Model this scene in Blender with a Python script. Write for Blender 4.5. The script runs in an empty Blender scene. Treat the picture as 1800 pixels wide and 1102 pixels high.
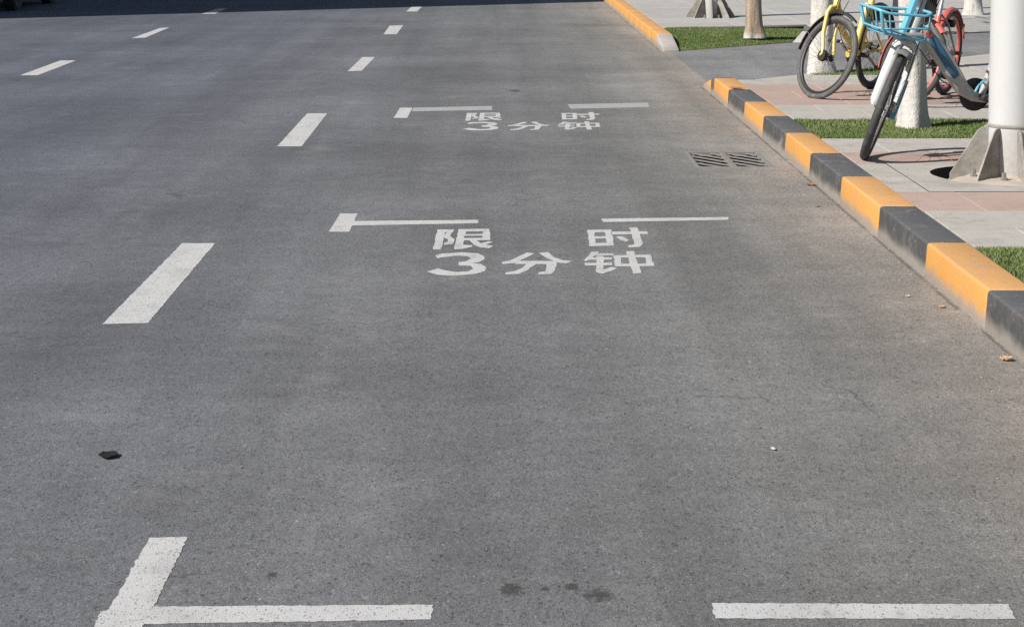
import bpy, bmesh, math, random
from mathutils import Vector, Matrix, noise
from mathutils.geometry import delaunay_2d_cdt

random.seed(7)
R = math.radians
SC = bpy.context.scene
COL = SC.collection

# ------------------------------------------------------------------ camera
F_PX, CAM_H, PITCH, YAW, PPY = 3430.0, 1.55, R(4.0), -math.atan(18 / 3430.0), 89.0
cam_data = bpy.data.cameras.new('camera')
cam = bpy.data.objects.new('camera', cam_data)
COL.objects.link(cam)
cam.location = (0, 0, CAM_H)
cam.rotation_euler = (R(90) - PITCH, 0, YAW)
cam_data.sensor_width = 36
cam_data.lens = F_PX / 1800 * 36
cam_data.shift_y = -(551 - PPY) / 1800
cam_data.clip_start = 0.1
cam_data.clip_end = 3000
SC.camera = cam

# ------------------------------------------------------------------ sky, sun, exposure
SUN_EL, SHADOW_AZ = R(38), R(31)          # shadows run towards +X, 31 degrees away from the viewer
sx, sy = -math.cos(SHADOW_AZ), -math.sin(SHADOW_AZ)     # horizontal direction towards the sun
world = bpy.data.worlds.new('World')
SC.world = world
world.use_nodes = True
wn = world.node_tree.nodes
wl = world.node_tree.links
wn.clear()
wo = wn.new('ShaderNodeOutputWorld')
bg = wn.new('ShaderNodeBackground')
skyt = wn.new('ShaderNodeTexSky')
skyt.sky_type = 'NISHITA'
skyt.sun_disc = False
skyt.sun_elevation = SUN_EL
skyt.sun_rotation = math.atan2(sx, sy)
bg.inputs['Strength'].default_value = 0.05
wl.new(skyt.outputs[0], bg.inputs[0])
wl.new(bg.outputs[0], wo.inputs[0])
sun_d = bpy.data.lights.new('sun', 'SUN')
sun_d.energy = 4.6
sun_d.angle = R(0.53)
sun_d.color = (1.0, 0.955, 0.89)
sun = bpy.data.objects.new('sun', sun_d)
COL.objects.link(sun)
sun.rotation_euler = Vector((sx * math.cos(SUN_EL), sy * math.cos(SUN_EL), math.sin(SUN_EL))).to_track_quat('Z', 'Y').to_euler()
sun.location = (-30, -20, 40)
SC.view_settings.view_transform = 'Standard'
SC.view_settings.look = 'None'
SC.view_settings.gamma = 1
SC.view_settings.exposure = 0.65
SC.view_settings.use_curve_mapping = False
SC.render.engine = 'CYCLES'
SC.cycles.use_denoising = False
SC.cycles.max_bounces = 6

# ------------------------------------------------------------------ pixel -> ground
CAM_R = Matrix.Rotation(YAW, 3, 'Z') @ Matrix.Rotation(R(90) - PITCH, 3, 'X')
def ground(u, v, z=0.0):
    """point of the horizontal plane at height z that the photograph shows at pixel (u, v)"""
    d = CAM_R @ Vector(((u - 900) / F_PX, -(v - PPY) / F_PX, -1))
    t = (z - CAM_H) / d.z
    return Vector((d.x * t, d.y * t, z))

# ------------------------------------------------------------------ mesh helpers
class MB:
    def __init__(self):
        self.v = []; self.f = []
    def add(self, vs, fs):
        o = len(self.v)
        self.v += [Vector(p) for p in vs]
        self.f += [tuple(i + o for i in f) for f in fs]
        return self
    def box(self, c, s, rz=0.0):
        m = Matrix.Rotation(rz, 3, 'Z')
        c = Vector(c)
        vs = [c + m @ Vector((x * s[0] / 2, y * s[1] / 2, z * s[2] / 2)) for z in (-1, 1) for y in (-1, 1) for x in (-1, 1)]
        return self.add(vs, [(0, 2, 3, 1), (4, 5, 7, 6), (0, 1, 5, 4), (2, 6, 7, 3), (0, 4, 6, 2), (1, 3, 7, 5)])
    def tube(self, pts, r, n=10, closed=False, flat=1.0, flat_axis=None):
        pts = [Vector(p) for p in pts]
        m = len(pts)
        rs = list(r) if hasattr(r, '__len__') else [r] * m
        ref = None
        base = len(self.v)
        for i, p in enumerate(pts):
            if closed:
                t = (pts[(i + 1) % m] - pts[i - 1]).normalized()
            else:
                t = (pts[min(i + 1, m - 1)] - pts[max(i - 1, 0)]).normalized()
            if ref is None:
                ref = Vector(flat_axis) if flat_axis else (Vector((0, 0, 1)) if abs(t.z) < 0.9 else Vector((1, 0, 0)))
            b = t.cross(ref)
            if b.length < 1e-6:
                b = t.orthogonal()
            b.normalize()
            nrm = b.cross(t).normalized()
            if not flat_axis:
                ref = nrm
            for k in range(n):
                a = 2 * math.pi * k / n
                self.v.append(p + (nrm * math.cos(a) * flat + b * math.sin(a)) * rs[i])
        segs = m if closed else m - 1
        for i in range(segs):
            j = (i + 1) % m
            for k in range(n):
                k2 = (k + 1) % n
                self.f.append((base + i * n + k, base + i * n + k2, base + j * n + k2, base + j * n + k))
        if not closed:
            self.f.append(tuple(base + k for k in range(n))[::-1])
            self.f.append(tuple(base + (m - 1) * n + k for k in range(n)))
        return self
    def lathe(self, prof, n=24, origin=(0, 0, 0), cap=True):
        o = Vector(origin)
        base = len(self.v)
        for (r, z) in prof:
            for k in range(n):
                a = 2 * math.pi * k / n
                self.v.append(o + Vector((r * math.cos(a), r * math.sin(a), z)))
        for i in range(len(prof) - 1):
            for k in range(n):
                k2 = (k + 1) % n
                self.f.append((base + i * n + k, base + i * n + k2, base + (i + 1) * n + k2, base + (i + 1) * n + k))
        if cap:
            self.f.append(tuple(base + k for k in range(n))[::-1])
            self.f.append(tuple(base + (len(prof) - 1) * n + k for k in range(n)))
        return self
    def disc(self, c, axis, r, th, n=24, inner=0.0):
        """flat disc or ring with thickness, around an axis"""
        axis = Vector(axis).normalized(); c = Vector(c)
        a1 = axis.orthogonal().normalized(); a2 = axis.cross(a1)
        vs = []; fs = []
        for s in (-1, 1):
            for k in range(n):
                a = 2 * math.pi * k / n
                vs.append(c + axis * s * th / 2 + (a1 * math.cos(a) + a2 * math.sin(a)) * r)
        if inner <= 0:
            fs.append(tuple(range(n))[::-1]); fs.append(tuple(range(n, 2 * n)))
        else:
            for s in (-1, 1):
                for k in range(n):
                    a = 2 * math.pi * k / n
                    vs.append(c + axis * s * th / 2 + (a1 * math.cos(a) + a2 * math.sin(a)) * inner)
        for k in range(n):
            k2 = (k + 1) % n
            fs.append((k, k2, n + k2, n + k))
            if inner > 0:
                fs.append((2 * n + k2, 2 * n + k, 3 * n + k, 3 * n + k2))
                fs.append((k2, k, 2 * n + k, 2 * n + k2))
                fs.append((n + k, n + k2, 3 * n + k2, 3 * n + k))
        return self.add(vs, fs)
    def prism(self, poly, axis_vec):
        """polygon (list of 3D points) extruded by axis_vec"""
        p = [Vector(q) for q in poly]; a = Vector(axis_vec); n = len(p)
        fs = [tuple(range(n))[::-1], tuple(range(n, 2 * n))]
        for k in range(n):
            fs.append((k, (k + 1) % n, n + (k + 1) % n, n + k))
        return self.add(p + [q + a for q in p], fs)
    def xform(self, m, start=0):
        for i in range(start, len(self.v)):
            self.v[i] = m @ self.v[i]
        return self
    def mesh(self, name, mat, smooth=False, bevel=0.0, segs=1, fix=True, angle=0.6):
        me = bpy.data.meshes.new(name)
        me.from_pydata([tuple(p) for p in self.v], [], self.f)
        if fix or bevel:
            bm = bmesh.new(); bm.from_mesh(me)
            if fix:
                bmesh.ops.recalc_face_normals(bm, faces=bm.faces[:])
            if bevel:
                es = [e for e in bm.edges if e.is_manifold and e.calc_face_angle(0) > 0.5]
                bmesh.ops.bevel(bm, geom=es, offset=bevel, segments=segs, affect='EDGES', profile=0.5, clamp_overlap=True)
            bm.to_mesh(me); bm.free()
        if mat:
            me.materials.append(mat)
        if smooth:
            me.polygons.foreach_set('use_smooth', [True] * len(me.polygons))
            try:
                me.set_sharp_from_angle(angle=angle)
            except Exception:
                pass
        me.update()
        return me
    def build(self, name, mat, parent=None, **kw):
        return link(name, self.mesh(name, mat, **kw), parent)

def link(name, me, parent=None):
    o = bpy.data.objects.new(name, me)
    COL.objects.link(o)
    if parent is not None:
        o.parent = parent
    return o
def empty(name, loc=(0, 0, 0), rz=0.0):
    o = bpy.data.objects.new(name, None)
    o.empty_display_size = 0.2
    COL.objects.link(o)
    o.location = loc; o.rotation_euler = (0, 0, rz)
    return o
def tag(o, label=None, cat=None, group=None, kind=None):
    if label: o['label'] = label
    if cat: o['category'] = cat
    if group: o['group'] = group
    if kind: o['kind'] = kind
    return o
def copy_tree(o, parent=None):
    c = o.copy(); COL.objects.link(c); c.parent = parent
    for ch in list(o.children):
        copy_tree(ch, c)
    return c
def clip_poly(poly, a, b, c):
    """keep the part of the 2D polygon with a*x + b*y <= c"""
    out = []
    n = len(poly)
    for i in range(n):
        p, q = poly[i], poly[(i + 1) % n]
        dp = a * p[0] + b * p[1] - c; dq = a * q[0] + b * q[1] - c
        if dp <= 0: out.append(p)
        if dp * dq < 0:
            t = dp / (dp - dq)
            out.append((p[0] + (q[0] - p[0]) * t, p[1] + (q[1] - p[1]) * t))
    return out
def area2(poly):
    return sum(poly[i][0] * poly[(i + 1) % len(poly)][1] - poly[(i + 1) % len(poly)][0] * poly[i][1] for i in range(len(poly))) / 2
def inside(poly, x, y):
    r = False; j = len(poly) - 1
    for i in range(len(poly)):
        xi, yi = poly[i]; xj, yj = poly[j]
        if (yi > y) != (yj > y) and x < (xj - xi) * (y - yi) / (yj - yi) + xi: r = not r
        j = i
    return r

# ------------------------------------------------------------------ material helpers
class NT:
    def __init__(self, name):
        self.m = bpy.data.materials.new(name); self.m.use_nodes = True
        self.t = self.m.node_tree; self.n = self.t.nodes
        self.b = self.n['Principled BSDF']
    def new(self, typ, **kw):
        n = self.n.new(typ)
        for k, v in kw.items(): setattr(n, k, v)
        return n
    def link(self, a, b): self.t.links.new(a, b)
    def coords(self, scale=None, kind='Object'):
        tc = self.new('ShaderNodeTexCoord')
        out = tc.outputs[kind]
        if scale is not None:
            mp = self.new('ShaderNodeMapping')
            mp.inputs['Scale'].default_value = scale
            self.link(out, mp.inputs['Vector']); out = mp.outputs[0]
        return out
    def noise(self, vec, scale, detail=3, rough=0.55, dist=0.0):
        n = self.new('ShaderNodeTexNoise')
        n.inputs['Scale'].default_value = scale; n.inputs['Detail'].default_value = detail
        n.inputs['Roughness'].default_value = rough; n.inputs['Distortion'].default_value = dist
        self.link(vec, n.inputs['Vector']); return n.outputs['Fac']
    def voronoi(self, vec, scale, feature='F1', out='Color'):
        n = self.new('ShaderNodeTexVoronoi', feature=feature)
        n.inputs['Scale'].default_value = scale
        self.link(vec, n.inputs['Vector']); return n.outputs[out]
    def ramp(self, fac, stops, interp='LINEAR'):
        n = self.new('ShaderNodeValToRGB'); cr = n.color_ramp; cr.interpolation = interp
        while len(cr.elements) < len(stops): cr.elements.new(0.5)
        for e, (p, c) in zip(cr.elements, stops):
            e.position = p
            e.color = (c, c, c, 1) if isinstance(c, (int, float)) else (*c, 1)
        self.link(fac, n.inputs[0]); return n.outputs[0]
    def rng(self, val, a, b, c, d, smooth=True):
        n = self.new('ShaderNodeMapRange')
        if smooth: n.interpolation_type = 'SMOOTHSTEP'
        for i, x in enumerate((a, b, c, d)): n.inputs[i + 1].default_value = x
        self.link(val, n.inputs[0]); return n.outputs[0]
    def math(self, op, a, b=None):
        n = self.new('ShaderNodeMath', operation=op)
        for i, x in enumerate((a, b)):
            if x is None: continue
            if isinstance(x, (int, float)): n.inputs[i].default_value = x
            else: self.link(x, n.inputs[i])
        return n.outputs[0]
    def mix(self, fac, a, b, blend='MIX'):
        n = self.new('ShaderNodeMix', data_type='RGBA', blend_type=blend)
        for idx, x in ((0, fac), (6, a), (7, b)):
            if isinstance(x, (int, float)): n.inputs[idx].default_value = x if idx == 0 else (x, x, x, 1)
            elif isinstance(x, tuple): n.inputs[idx].default_value = (*x, 1)
            else: self.link(x, n.inputs[idx])
        return n.outputs[2]
    def sep(self, vec):
        n = self.new('ShaderNodeSeparateXYZ'); self.link(vec, n.inputs[0]); return n.outputs
    def bump(self, h, strength, dist):
        n = self.new('ShaderNodeBump')
        n.inputs['Strength'].default_value = strength; n.inputs['Distance'].default_value = dist
        self.link(h, n.inputs['Height']); self.link(n.outputs[0], self.b.inputs['Normal'])
    def set(self, color=None, rough=None, metal=None, spec=None):
        for key, x in (('Base Color', color), ('Roughness', rough), ('Metallic', metal), ('Specular IOR Level', spec)):
            if x is None: continue
            if isinstance(x, tuple): self.b.inputs[key].default_value = (*x, 1)
            elif isinstance(x, (int, float)): self.b.inputs[key].default_value = x
            else: self.link(x, self.b.inputs[key])
        return self.m

def paint_mat(name, col, rough=0.4, metal=0.0, wear=0.25, grime=(0.18, 0.15, 0.12), scale=9.0):
    """painted or metal part: tone variation and a little grime"""
    t = NT(name); c = t.coords()
    n1 = t.noise(c, scale, 5, 0.65)
    n2 = t.noise(c, scale * 7, 3)
    f = t.rng(n1, 0.48, 0.78, 0.0, wear)
    base = t.mix(t.rng(n2, 0.3, 0.7, 0, 0.25), col, tuple(x * 0.8 for x in col))
    t.set(t.mix(f, base, grime), t.rng(n1, 0.3, 0.8, rough * 0.8, min(1, rough * 1.5)), metal)
    return t.m

STAINS = [((900, 1035), .030, .050), ((1005, 1031), .020, .028), ((1052, 1046), .034, .048), ((958, 1034), .012, .015),
          ((905, 160), .06, .12), ((480, 1010), .014, .02)]
def asphalt(name, dust=True, tint=1.0):
    t = NT(name); c = t.coords()
    x, y, z = t.sep(c)
    big = t.noise(c, 0.45, 5, 0.6)
    trk = t.noise(t.coords((1.7, 0.09, 1)), 1.0, 4, 0.6)
    lat = t.noise(t.coords((0.12, 1.3, 1)), 1.0, 3, 0.6)
    med = t.noise(c, 7.0, 4, 0.65)
    cf = t.coords((1.0, 0.5, 1.0))              # stones drawn out a little along the rolling direction
    cellc = t.voronoi(cf, 215, 'F1', 'Color')
    cell = t.sep(cellc)[0]
    cell2 = t.sep(t.voronoi(cf, 150, 'F1', 'Color'))[1]
    fine = t.noise(cf, 260, 3, 0.7)
    fine2 = t.noise(cf, 45, 4, 0.7)
    base = t.mix(t.rng(x, -4.2, 0.5, 0, 1), (0.088 * tint, 0.097 * tint, 0.120 * tint), (0.133 * tint, 0.135 * tint, 0.140 * tint))
    if dust:
        edge = t.math('ADD', x, t.math('MULTIPLY', t.math('SUBTRACT', t.noise(c, 1.6, 5, 0.6), 0.5), 0.9))
        base = t.mix(t.rng(edge, 0.1, 1.3, 0, 0.75), base, (0.178, 0.173, 0.161))
        base = t.mix(t.rng(edge, 0.95, 2.0, 0, 0.85), base, (0.268, 0.240, 0.213))
        grit = t.math('MULTIPLY', t.rng(edge, 1.2, 1.9, 0, 1), t.rng(t.noise(c, 5, 5, 0.7), 0.5, 0.72, 0, 0.6))
        base = t.mix(grit, base, (0.30, 0.272, 0.24))
    else:
        base = t.mix(0.4, base, (0.24, 0.235, 0.23))
    k = t.math('MULTIPLY', t.rng(big, 0.25, 0.75, 0.80, 1.18), t.rng(trk, 0.3, 0.7, 0.86, 1.13))
    k = t.math('MULTIPLY', k, t.rng(lat, 0.3, 0.7, 0.95, 1.05))
    k = t.math('MULTIPLY', k, t.rng(med, 0.3, 0.7, 0.92, 1.08))
    k = t.math('MULTIPLY', k, t.rng(fine2, 0.3, 0.7, 0.90, 1.10))
    k = t.math('MULTIPLY', k, t.ramp(cell, [(0, 0.68), (0.2, 0.9), (0.7, 1.03), (0.94, 1.10), (1, 1.4)]))
    k = t.math('MULTIPLY', k, t.rng(fine, 0.28, 0.72, 0.62, 1.38))
    k = t.math('MULTIPLY', k, t.ramp(cell2, [(0, 0.55), (0.05, 0.8), (0.08, 1), (0.992, 1.0), (1, 1.5)]))
    col = t.mix(1.0, base, k, 'MULTIPLY')
    # hairline cracks, only here and there
    wv = t.new('ShaderNodeVectorMath', operation='ADD'); t.link(c, wv.inputs[0])
    nz3 = t.new('ShaderNodeTexNoise'); nz3.inputs['Scale'].default_value = 2.2; nz3.inputs['Detail'].default_value = 5; t.link(c, nz3.inputs['Vector'])
    sc3 = t.new('ShaderNodeVectorMath', operation='SCALE'); sc3.inputs['Scale'].default_value = 0.55; t.link(nz3.outputs['Color'], sc3.inputs[0]); t.link(sc3.outputs[0], wv.inputs[1])
    crk = t.voronoi(wv.outputs[0], 0.62, 'DISTANCE_TO_EDGE', 'Distance')
    col = t.mix(t.math('MULTIPLY', t.rng(crk, 0.0012, 0.0045, 0.6, 0), t.rng(t.noise(c, 0.9, 3), 0.52, 0.64, 0, 1)), col, (0.045, 0.043, 0.042))
    # paler, older patch of surfacing with a soft irregular outline, and scuffed spots
    col = t.mix(t.rng(t.noise(c, 1.9, 6, 0.7), 0.56, 0.70, 0, 0.22), col, (0.25, 0.245, 0.24))
    col = t.mix(t.rng(t.noise(c, 3.7, 5, 0.7), 0.60, 0.74, 0, 0.30), col, (0.07, 0.07, 0.072))
    if dust:
        seam = t.math('ABSOLUTE', t.math('SUBTRACT', t.math('ADD', x, t.math('MULTIPLY', t.math('SUBTRACT', t.noise(c, 14, 5, 0.7), 0.5), 0.03)), 1.792))
        col = t.mix(t.math('MULTIPLY', t.math('MULTIPLY', t.rng(seam, 0.004, 0.013, 0.6, 0), t.rng(t.noise(c, 2.6, 4), 0.40, 0.56, 0.1, 1)), t.rng(t.math('ABSOLUTE', t.math('SUBTRACT', y, 19.6)), 2.0, 2.4, 0, 1)), col, (0.06, 0.054, 0.048))
        for (uv, rx, ry) in STAINS:
            p = ground(*uv)
            mp = t.new('ShaderNodeMapping', vector_type='POINT')
            mp.inputs['Location'].default_value = (-p.x / rx, -p.y / ry, 0)
            mp.inputs['Scale'].default_value = (1 / rx, 1 / ry, 0)
            t.link(c, mp.inputs[0])
            ln = t.new('ShaderNodeVectorMath', operation='LENGTH'); t.link(mp.outputs[0], ln.inputs[0])
            d = t.math('ADD', ln.outputs['Value'], t.math('MULTIPLY', t.math('SUBTRACT', t.noise(c, 55, 3), 0.5), 2.4))
            col = t.mix(t.rng(d, 0.35, 1.25, 0.78, 0), col, (0.03, 0.028, 0.026))
    t.set(col, t.rng(fine, 0.2, 0.8, 0.78, 0.95), 0, 0.3)
    t.bump(t.math('ADD', t.math('MULTIPLY', fine, 0.6), t.math('MULTIPLY', cell, 0.4)), 0.55, 0.006)
    return t.m

def road_paint(name, col=(0.455, 0.455, 0.45), wear=1.0):
    t = NT(name); c = t.coords((1.0, 0.5, 1.0))
    fine = t.noise(c, 260, 3, 0.7)
    med = t.noise(c, 14, 5, 0.7)
    cell = t.sep(t.voronoi(c, 250, 'F1', 'Color'))[0]
    worn = t.math('MAXIMUM', t.rng(fine, 0.60, 0.70, 0, 0.55 * wear), t.math('MULTIPLY', t.rng(med, 0.56, 0.74, 0, 0.55 * wear), t.rng(fine, 0.35, 0.6, 0.2, 1)))
    worn = t.math('MAXIMUM', worn, t.ramp(cell, [(0, 0.85 * wear), (0.07, 0.6 * wear), (0.09, 0), (1, 0)]))
    colr = t.mix(t.rng(med, 0.3, 0.7, 0, 0.35), col, tuple(v * 0.84 for v in col))
    dirt = t.rng(t.noise(t.coords((1.6, 1.0, 1)), 3.0, 6, 0.7), 0.46, 0.74, 0, 0.5)
    colr = t.mix(dirt, colr, (0.25, 0.245, 0.235))
    t.set(t.mix(worn, colr, (0.17, 0.168, 0.165)), 0.7, 0, 0.3)
    t.bump(fine, 0.5, 0.004)
    return t.m

def kerb_mat(name, col, col_top, stripe=None):
    t = NT(name); c = t.coords(None, 'Generated')
    o = t.coords()
    oi = t.new('ShaderNodeObjectInfo')
    geo = t.new('ShaderNodeNewGeometry')
    x, y, z = t.sep(geo.outputs['Position'])
    pos = geo.outputs['Position']
    n1 = t.noise(pos, 3.2, 6, 0.65)
    n2 = t.noise(pos, 26, 5, 0.7)
    n3 = t.noise(pos, 130, 2, 0.6)
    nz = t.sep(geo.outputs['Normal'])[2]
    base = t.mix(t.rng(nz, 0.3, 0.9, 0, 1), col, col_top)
    if stripe:
        dark, dark_top, y_start, step = stripe
        yy = t.math('ADD', y, t.math('MULTIPLY', t.math('SUBTRACT', t.noise(pos, 16, 5, 0.7), 0.5), 0.055))
        ph = t.math('FRACT', t.math('DIVIDE', t.math('ADD', t.math('SUBTRACT', yy, y_start), 40 * step), 2 * step))
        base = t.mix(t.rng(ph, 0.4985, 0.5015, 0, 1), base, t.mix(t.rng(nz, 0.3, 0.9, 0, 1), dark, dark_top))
    base = t.mix(t.math('MULTIPLY', oi.outputs['Random'], 0.3), base, t.mix(1.0, base, 0.78, 'MULTIPLY'))
    base = t.mix(t.rng(n1, 0.35, 0.7, 0, 0.35), base, t.mix(1.0, base, 0.8, 'MULTIPLY'))
    wear = t.math('MAXIMUM', t.rng(n2, 0.60, 0.72, 0, 0.45), t.math('MULTIPLY', t.rng(n1, 0.55, 0.75, 0, 0.8), t.rng(n2, 0.4, 0.6, 0, 1)))
    base = t.mix(wear, base, (0.33, 0.30, 0.265))
    chips = t.math('MULTIPLY', t.rng(t.noise(pos, 48, 4, 0.75), 0.63, 0.70, 0, 0.8), t.rng(t.noise(pos, 5, 3), 0.45, 0.6, 0.1, 1))
    base = t.mix(chips, base, (0.42, 0.39, 0.35))
    base = t.mix(t.rng(t.noise(pos, 9, 6, 0.7), 0.45, 0.7, 0, 0.2), base, (0.22, 0.2, 0.18))
    # splash dirt and dust along the foot of the kerb
    zz = t.math('ADD', z, t.math('MULTIPLY', t.math('SUBTRACT', t.noise(pos, 7, 5, 0.65), 0.5), 0.085))
    base = t.mix(t.rng(zz, 0.015, 0.075, 0.92, 0), base, (0.25, 0.225, 0.2))
    base = t.mix(t.rng(n3, 0.3, 0.7, 0, 0.22), base, t.mix(1.0, base, 0.7, 'MULTIPLY'))
    t.set(base, 0.75, 0, 0.3)
    t.bump(t.math('ADD', n2, t.math('MULTIPLY', n3, 0.4)), 0.5, 0.008)
    return t.m

def slab_mat(name, col):
    t = NT(name)
    geo = t.new('ShaderNodeNewGeometry'); pos = geo.outputs['Position']
    oi = t.new('ShaderNodeObjectInfo')
    n1 = t.noise(pos, 1.3, 5, 0.6); n2 = t.noise(pos, 11, 5, 0.7); n3 = t.noise(pos, 140, 3, 0.7)
    base = t.mix(t.math('MULTIPLY', oi.outputs['Random'], 0.5), col, tuple(v * 0.82 for v in col))
    base = t.mix(t.rng(n1, 0.35, 0.7, 0, 0.3), base, (0.40, 0.365, 0.325))
    base = t.mix(t.rng(n2, 0.50, 0.72, 0, 0.55), base, (0.24, 0.215, 0.19))
    base = t.mix(t.rng(t.noise(pos, 3.1, 6, 0.7), 0.50, 0.70, 0, 0.55), base, (0.255, 0.228, 0.20))
    st = t.new('ShaderNodeMapping'); st.inputs['Scale'].default_value = (0.7, 5.0, 1); t.link(pos, st.inputs[0])
    base = t.mix(t.rng(t.noise(st.outputs[0], 1.6, 6, 0.7), 0.52, 0.72, 0, 0.4), base, (0.27, 0.245, 0.22))
    base = t.mix(t.rng(n3, 0.3, 0.7, 0, 0.3), base, t.mix(1.0, base, 0.65, 'MULTIPLY'))
    t.set(base, 0.85, 0, 0.25)
    t.bump(t.math('ADD', n2, t.math('MULTIPLY', n3, 0.5)), 0.4, 0.006)
    return t.m

def bark_mat(name, white_top, white_amt):
    """bark, lime-washed up to white_top metres above the tree's foot"""
    t = NT(name); c = t.coords()
    x, y, z = t.sep(c)
    n1 = t.noise(t.coords((9, 9, 1.6)), 1.0, 6, 0.7)
    n2 = t.noise(c, 26, 5, 0.7)
    n4 = t.noise(c, 5, 4, 0.6)
    bark = t.ramp(n1, [(0.25, (0.10, 0.075, 0.055)), (0.5, (0.31, 0.24, 0.18)), (0.75, (0.43, 0.35, 0.27))])
    wash = t.mix(t.rng(n2, 0.45, 0.8, 0, 0.45), (0.50, 0.485, 0.455), (0.36, 0.325, 0.28))
    lim = t.rng(t.math('ADD', z, t.math('MULTIPLY', n4, 0.15)), white_top, white_top + 0.08, 1, 0)
    crack = t.rng(n1, 0.28, 0.44, 0.25, 1)
    f = t.math('MULTIPLY', t.math('MULTIPLY', lim, crack), t.rng(t.math('ADD', n2, t.math('MULTIPLY', n4, 0.6)), 0.9 - white_amt * 0.75, 1.05 - white_amt * 0.6, 0.05, 0.97))
    t.set(t.mix(f, bark, wash), 0.9, 0, 0.2)
    t.bump(t.math('ADD', n1, t.math('MULTIPLY', n2, 0.5)), 0.8, 0.03)
    return t.m

def grass_mat(name):
    t = NT(name)
    geo = t.new('ShaderNodeNewGeometry'); pos = geo.outputs['Position']
    n1 = t.noise(pos, 2.2, 4, 0.6); n2 = t.noise(pos, 60, 2, 0.6)
    col = t.mix(t.rng(n1, 0.35, 0.65, 0, 1), (0.098, 0.148, 0.036), (0.150, 0.190, 0.072))
    col = t.mix(t.rng(n2, 0.58, 0.72, 0, 0.7), col, (0.21, 0.20, 0.085))
    col = t.mix(t.rng(n2, 0.42, 0.28, 0, 0.5), col, (0.05, 0.085, 0.02))
    t.set(col, 0.6, 0, 0.25)
    return t.m

def flat_mat(name, col, rough=0.6, metal=0.0, spec=0.4):
    t = NT(name); c = t.coords()
    n = t.noise(c, 30, 4, 0.65)
    t.set(t.mix(t.rng(n, 0.3, 0.75, 0, 0.5), col, tuple(v * 0.7 for v in col)), rough, metal, spec)
    return t.m

M = {}
M['asphalt'] = asphalt('asphalt')
M['drive'] = asphalt('driveway_asphalt', dust=False, tint=1.15)
M['paint'] = road_paint('road_paint_white')
M['paint_old'] = road_paint('road_paint_grey', (0.32, 0.33, 0.325), 1.2)
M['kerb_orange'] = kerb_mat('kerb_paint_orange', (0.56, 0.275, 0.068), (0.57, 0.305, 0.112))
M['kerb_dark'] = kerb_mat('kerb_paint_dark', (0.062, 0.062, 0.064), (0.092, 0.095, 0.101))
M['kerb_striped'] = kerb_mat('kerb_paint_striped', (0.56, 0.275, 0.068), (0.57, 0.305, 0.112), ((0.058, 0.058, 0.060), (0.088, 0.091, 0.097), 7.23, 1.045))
M['kerb_bare'] = kerb_mat('kerb_bare_concrete', (0.40, 0.375, 0.345), (0.42, 0.395, 0.365))
M['slab'] = slab_mat('paving_grey', (0.40, 0.382, 0.352))
M['slab_pink'] = slab_mat('paving_pink', (0.39, 0.275, 0.235))
M['slab_far'] = slab_mat('paving_pale', (0.385, 0.38, 0.37))
M['bed'] = flat_mat('mortar_bed', (0.16, 0.145, 0.13), 0.9)
M['soil'] = flat_mat('soil', (0.085, 0.105, 0.04), 0.95)
M['sand'] = slab_mat('sand', (0.44, 0.38, 0.31))
M['grass'] = grass_mat('grass')
M['ground'] = flat_mat('ground_earth', (0.16, 0.14, 0.11), 0.95)
M['iron'] = paint_mat('cast_iron', (0.19, 0.18, 0.17), 0.75, 0.1, 0.6, (0.26, 0.235, 0.21), 14)
M['pit'] = flat_mat('drain_pit', (0.03, 0.028, 0.026), 0.9)

# ------------------------------------------------------------------ road, driveway, ground
KX0, KX1, KTOP, PAVE = 1.82, 2.0, 0.148, 0.14
GR = (1.195, 1.675, 11.88, 12.66)                         # drain grate rectangle in the road
g = MB().add([(-500, -300, -0.6), (500, -300, -0.6), (500, 900, -0.6), (-500, 900, -0.6)], [(0, 1, 2, 3)])
tag(g.build('ground', M['ground'], fix=False), kind='structure')
rm = MB()
xs = [-13.0, GR[0], GR[1], 14.0]; ys = [-30.0, GR[2], GR[3], 260.0]
for i in range(3):
    for j in range(3):
        if i == 1 and j == 1: continue
        rm.add([(xs[i], ys[j], 0), (xs[i + 1], ys[j], 0), (xs[i + 1], ys[j + 1], 0), (xs[i], ys[j + 1], 0)], [(0, 1, 2, 3)])
road = tag(rm.build('road', M['asphalt'], fix=False), 'grey asphalt road with white lane dashes and parking bay marks', kind='structure')

# pavement outline: near part ends at the driveway's skewed edge, far part begins behind it
NEAR_EDGE = [(2.0, 16.86), (2.58, 17.06), (4.62, 19.3), (14.0, 29.5)]
FAR_EDGE = [(2.0, 21.95), (3.6, 23.5), (14.0, 34.3)]
dm = MB().add([(1.9, 16.6, .004), (1.9, 22.2, .004)] + [(x, y, .004) for x, y in reversed([(14.2, 28), (14.2, 36)])],
              [(0, 3, 2, 1)]).add([(14.2, 16, .004), (70, 16, .004), (70, 36, .004), (14.2, 36, .004)], [(0, 1, 2, 3)])
tag(dm.build('driveway', M['drive'], fix=False), 'plain asphalt driveway crossing the pavement between the two kerbs', kind='structure')

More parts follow.
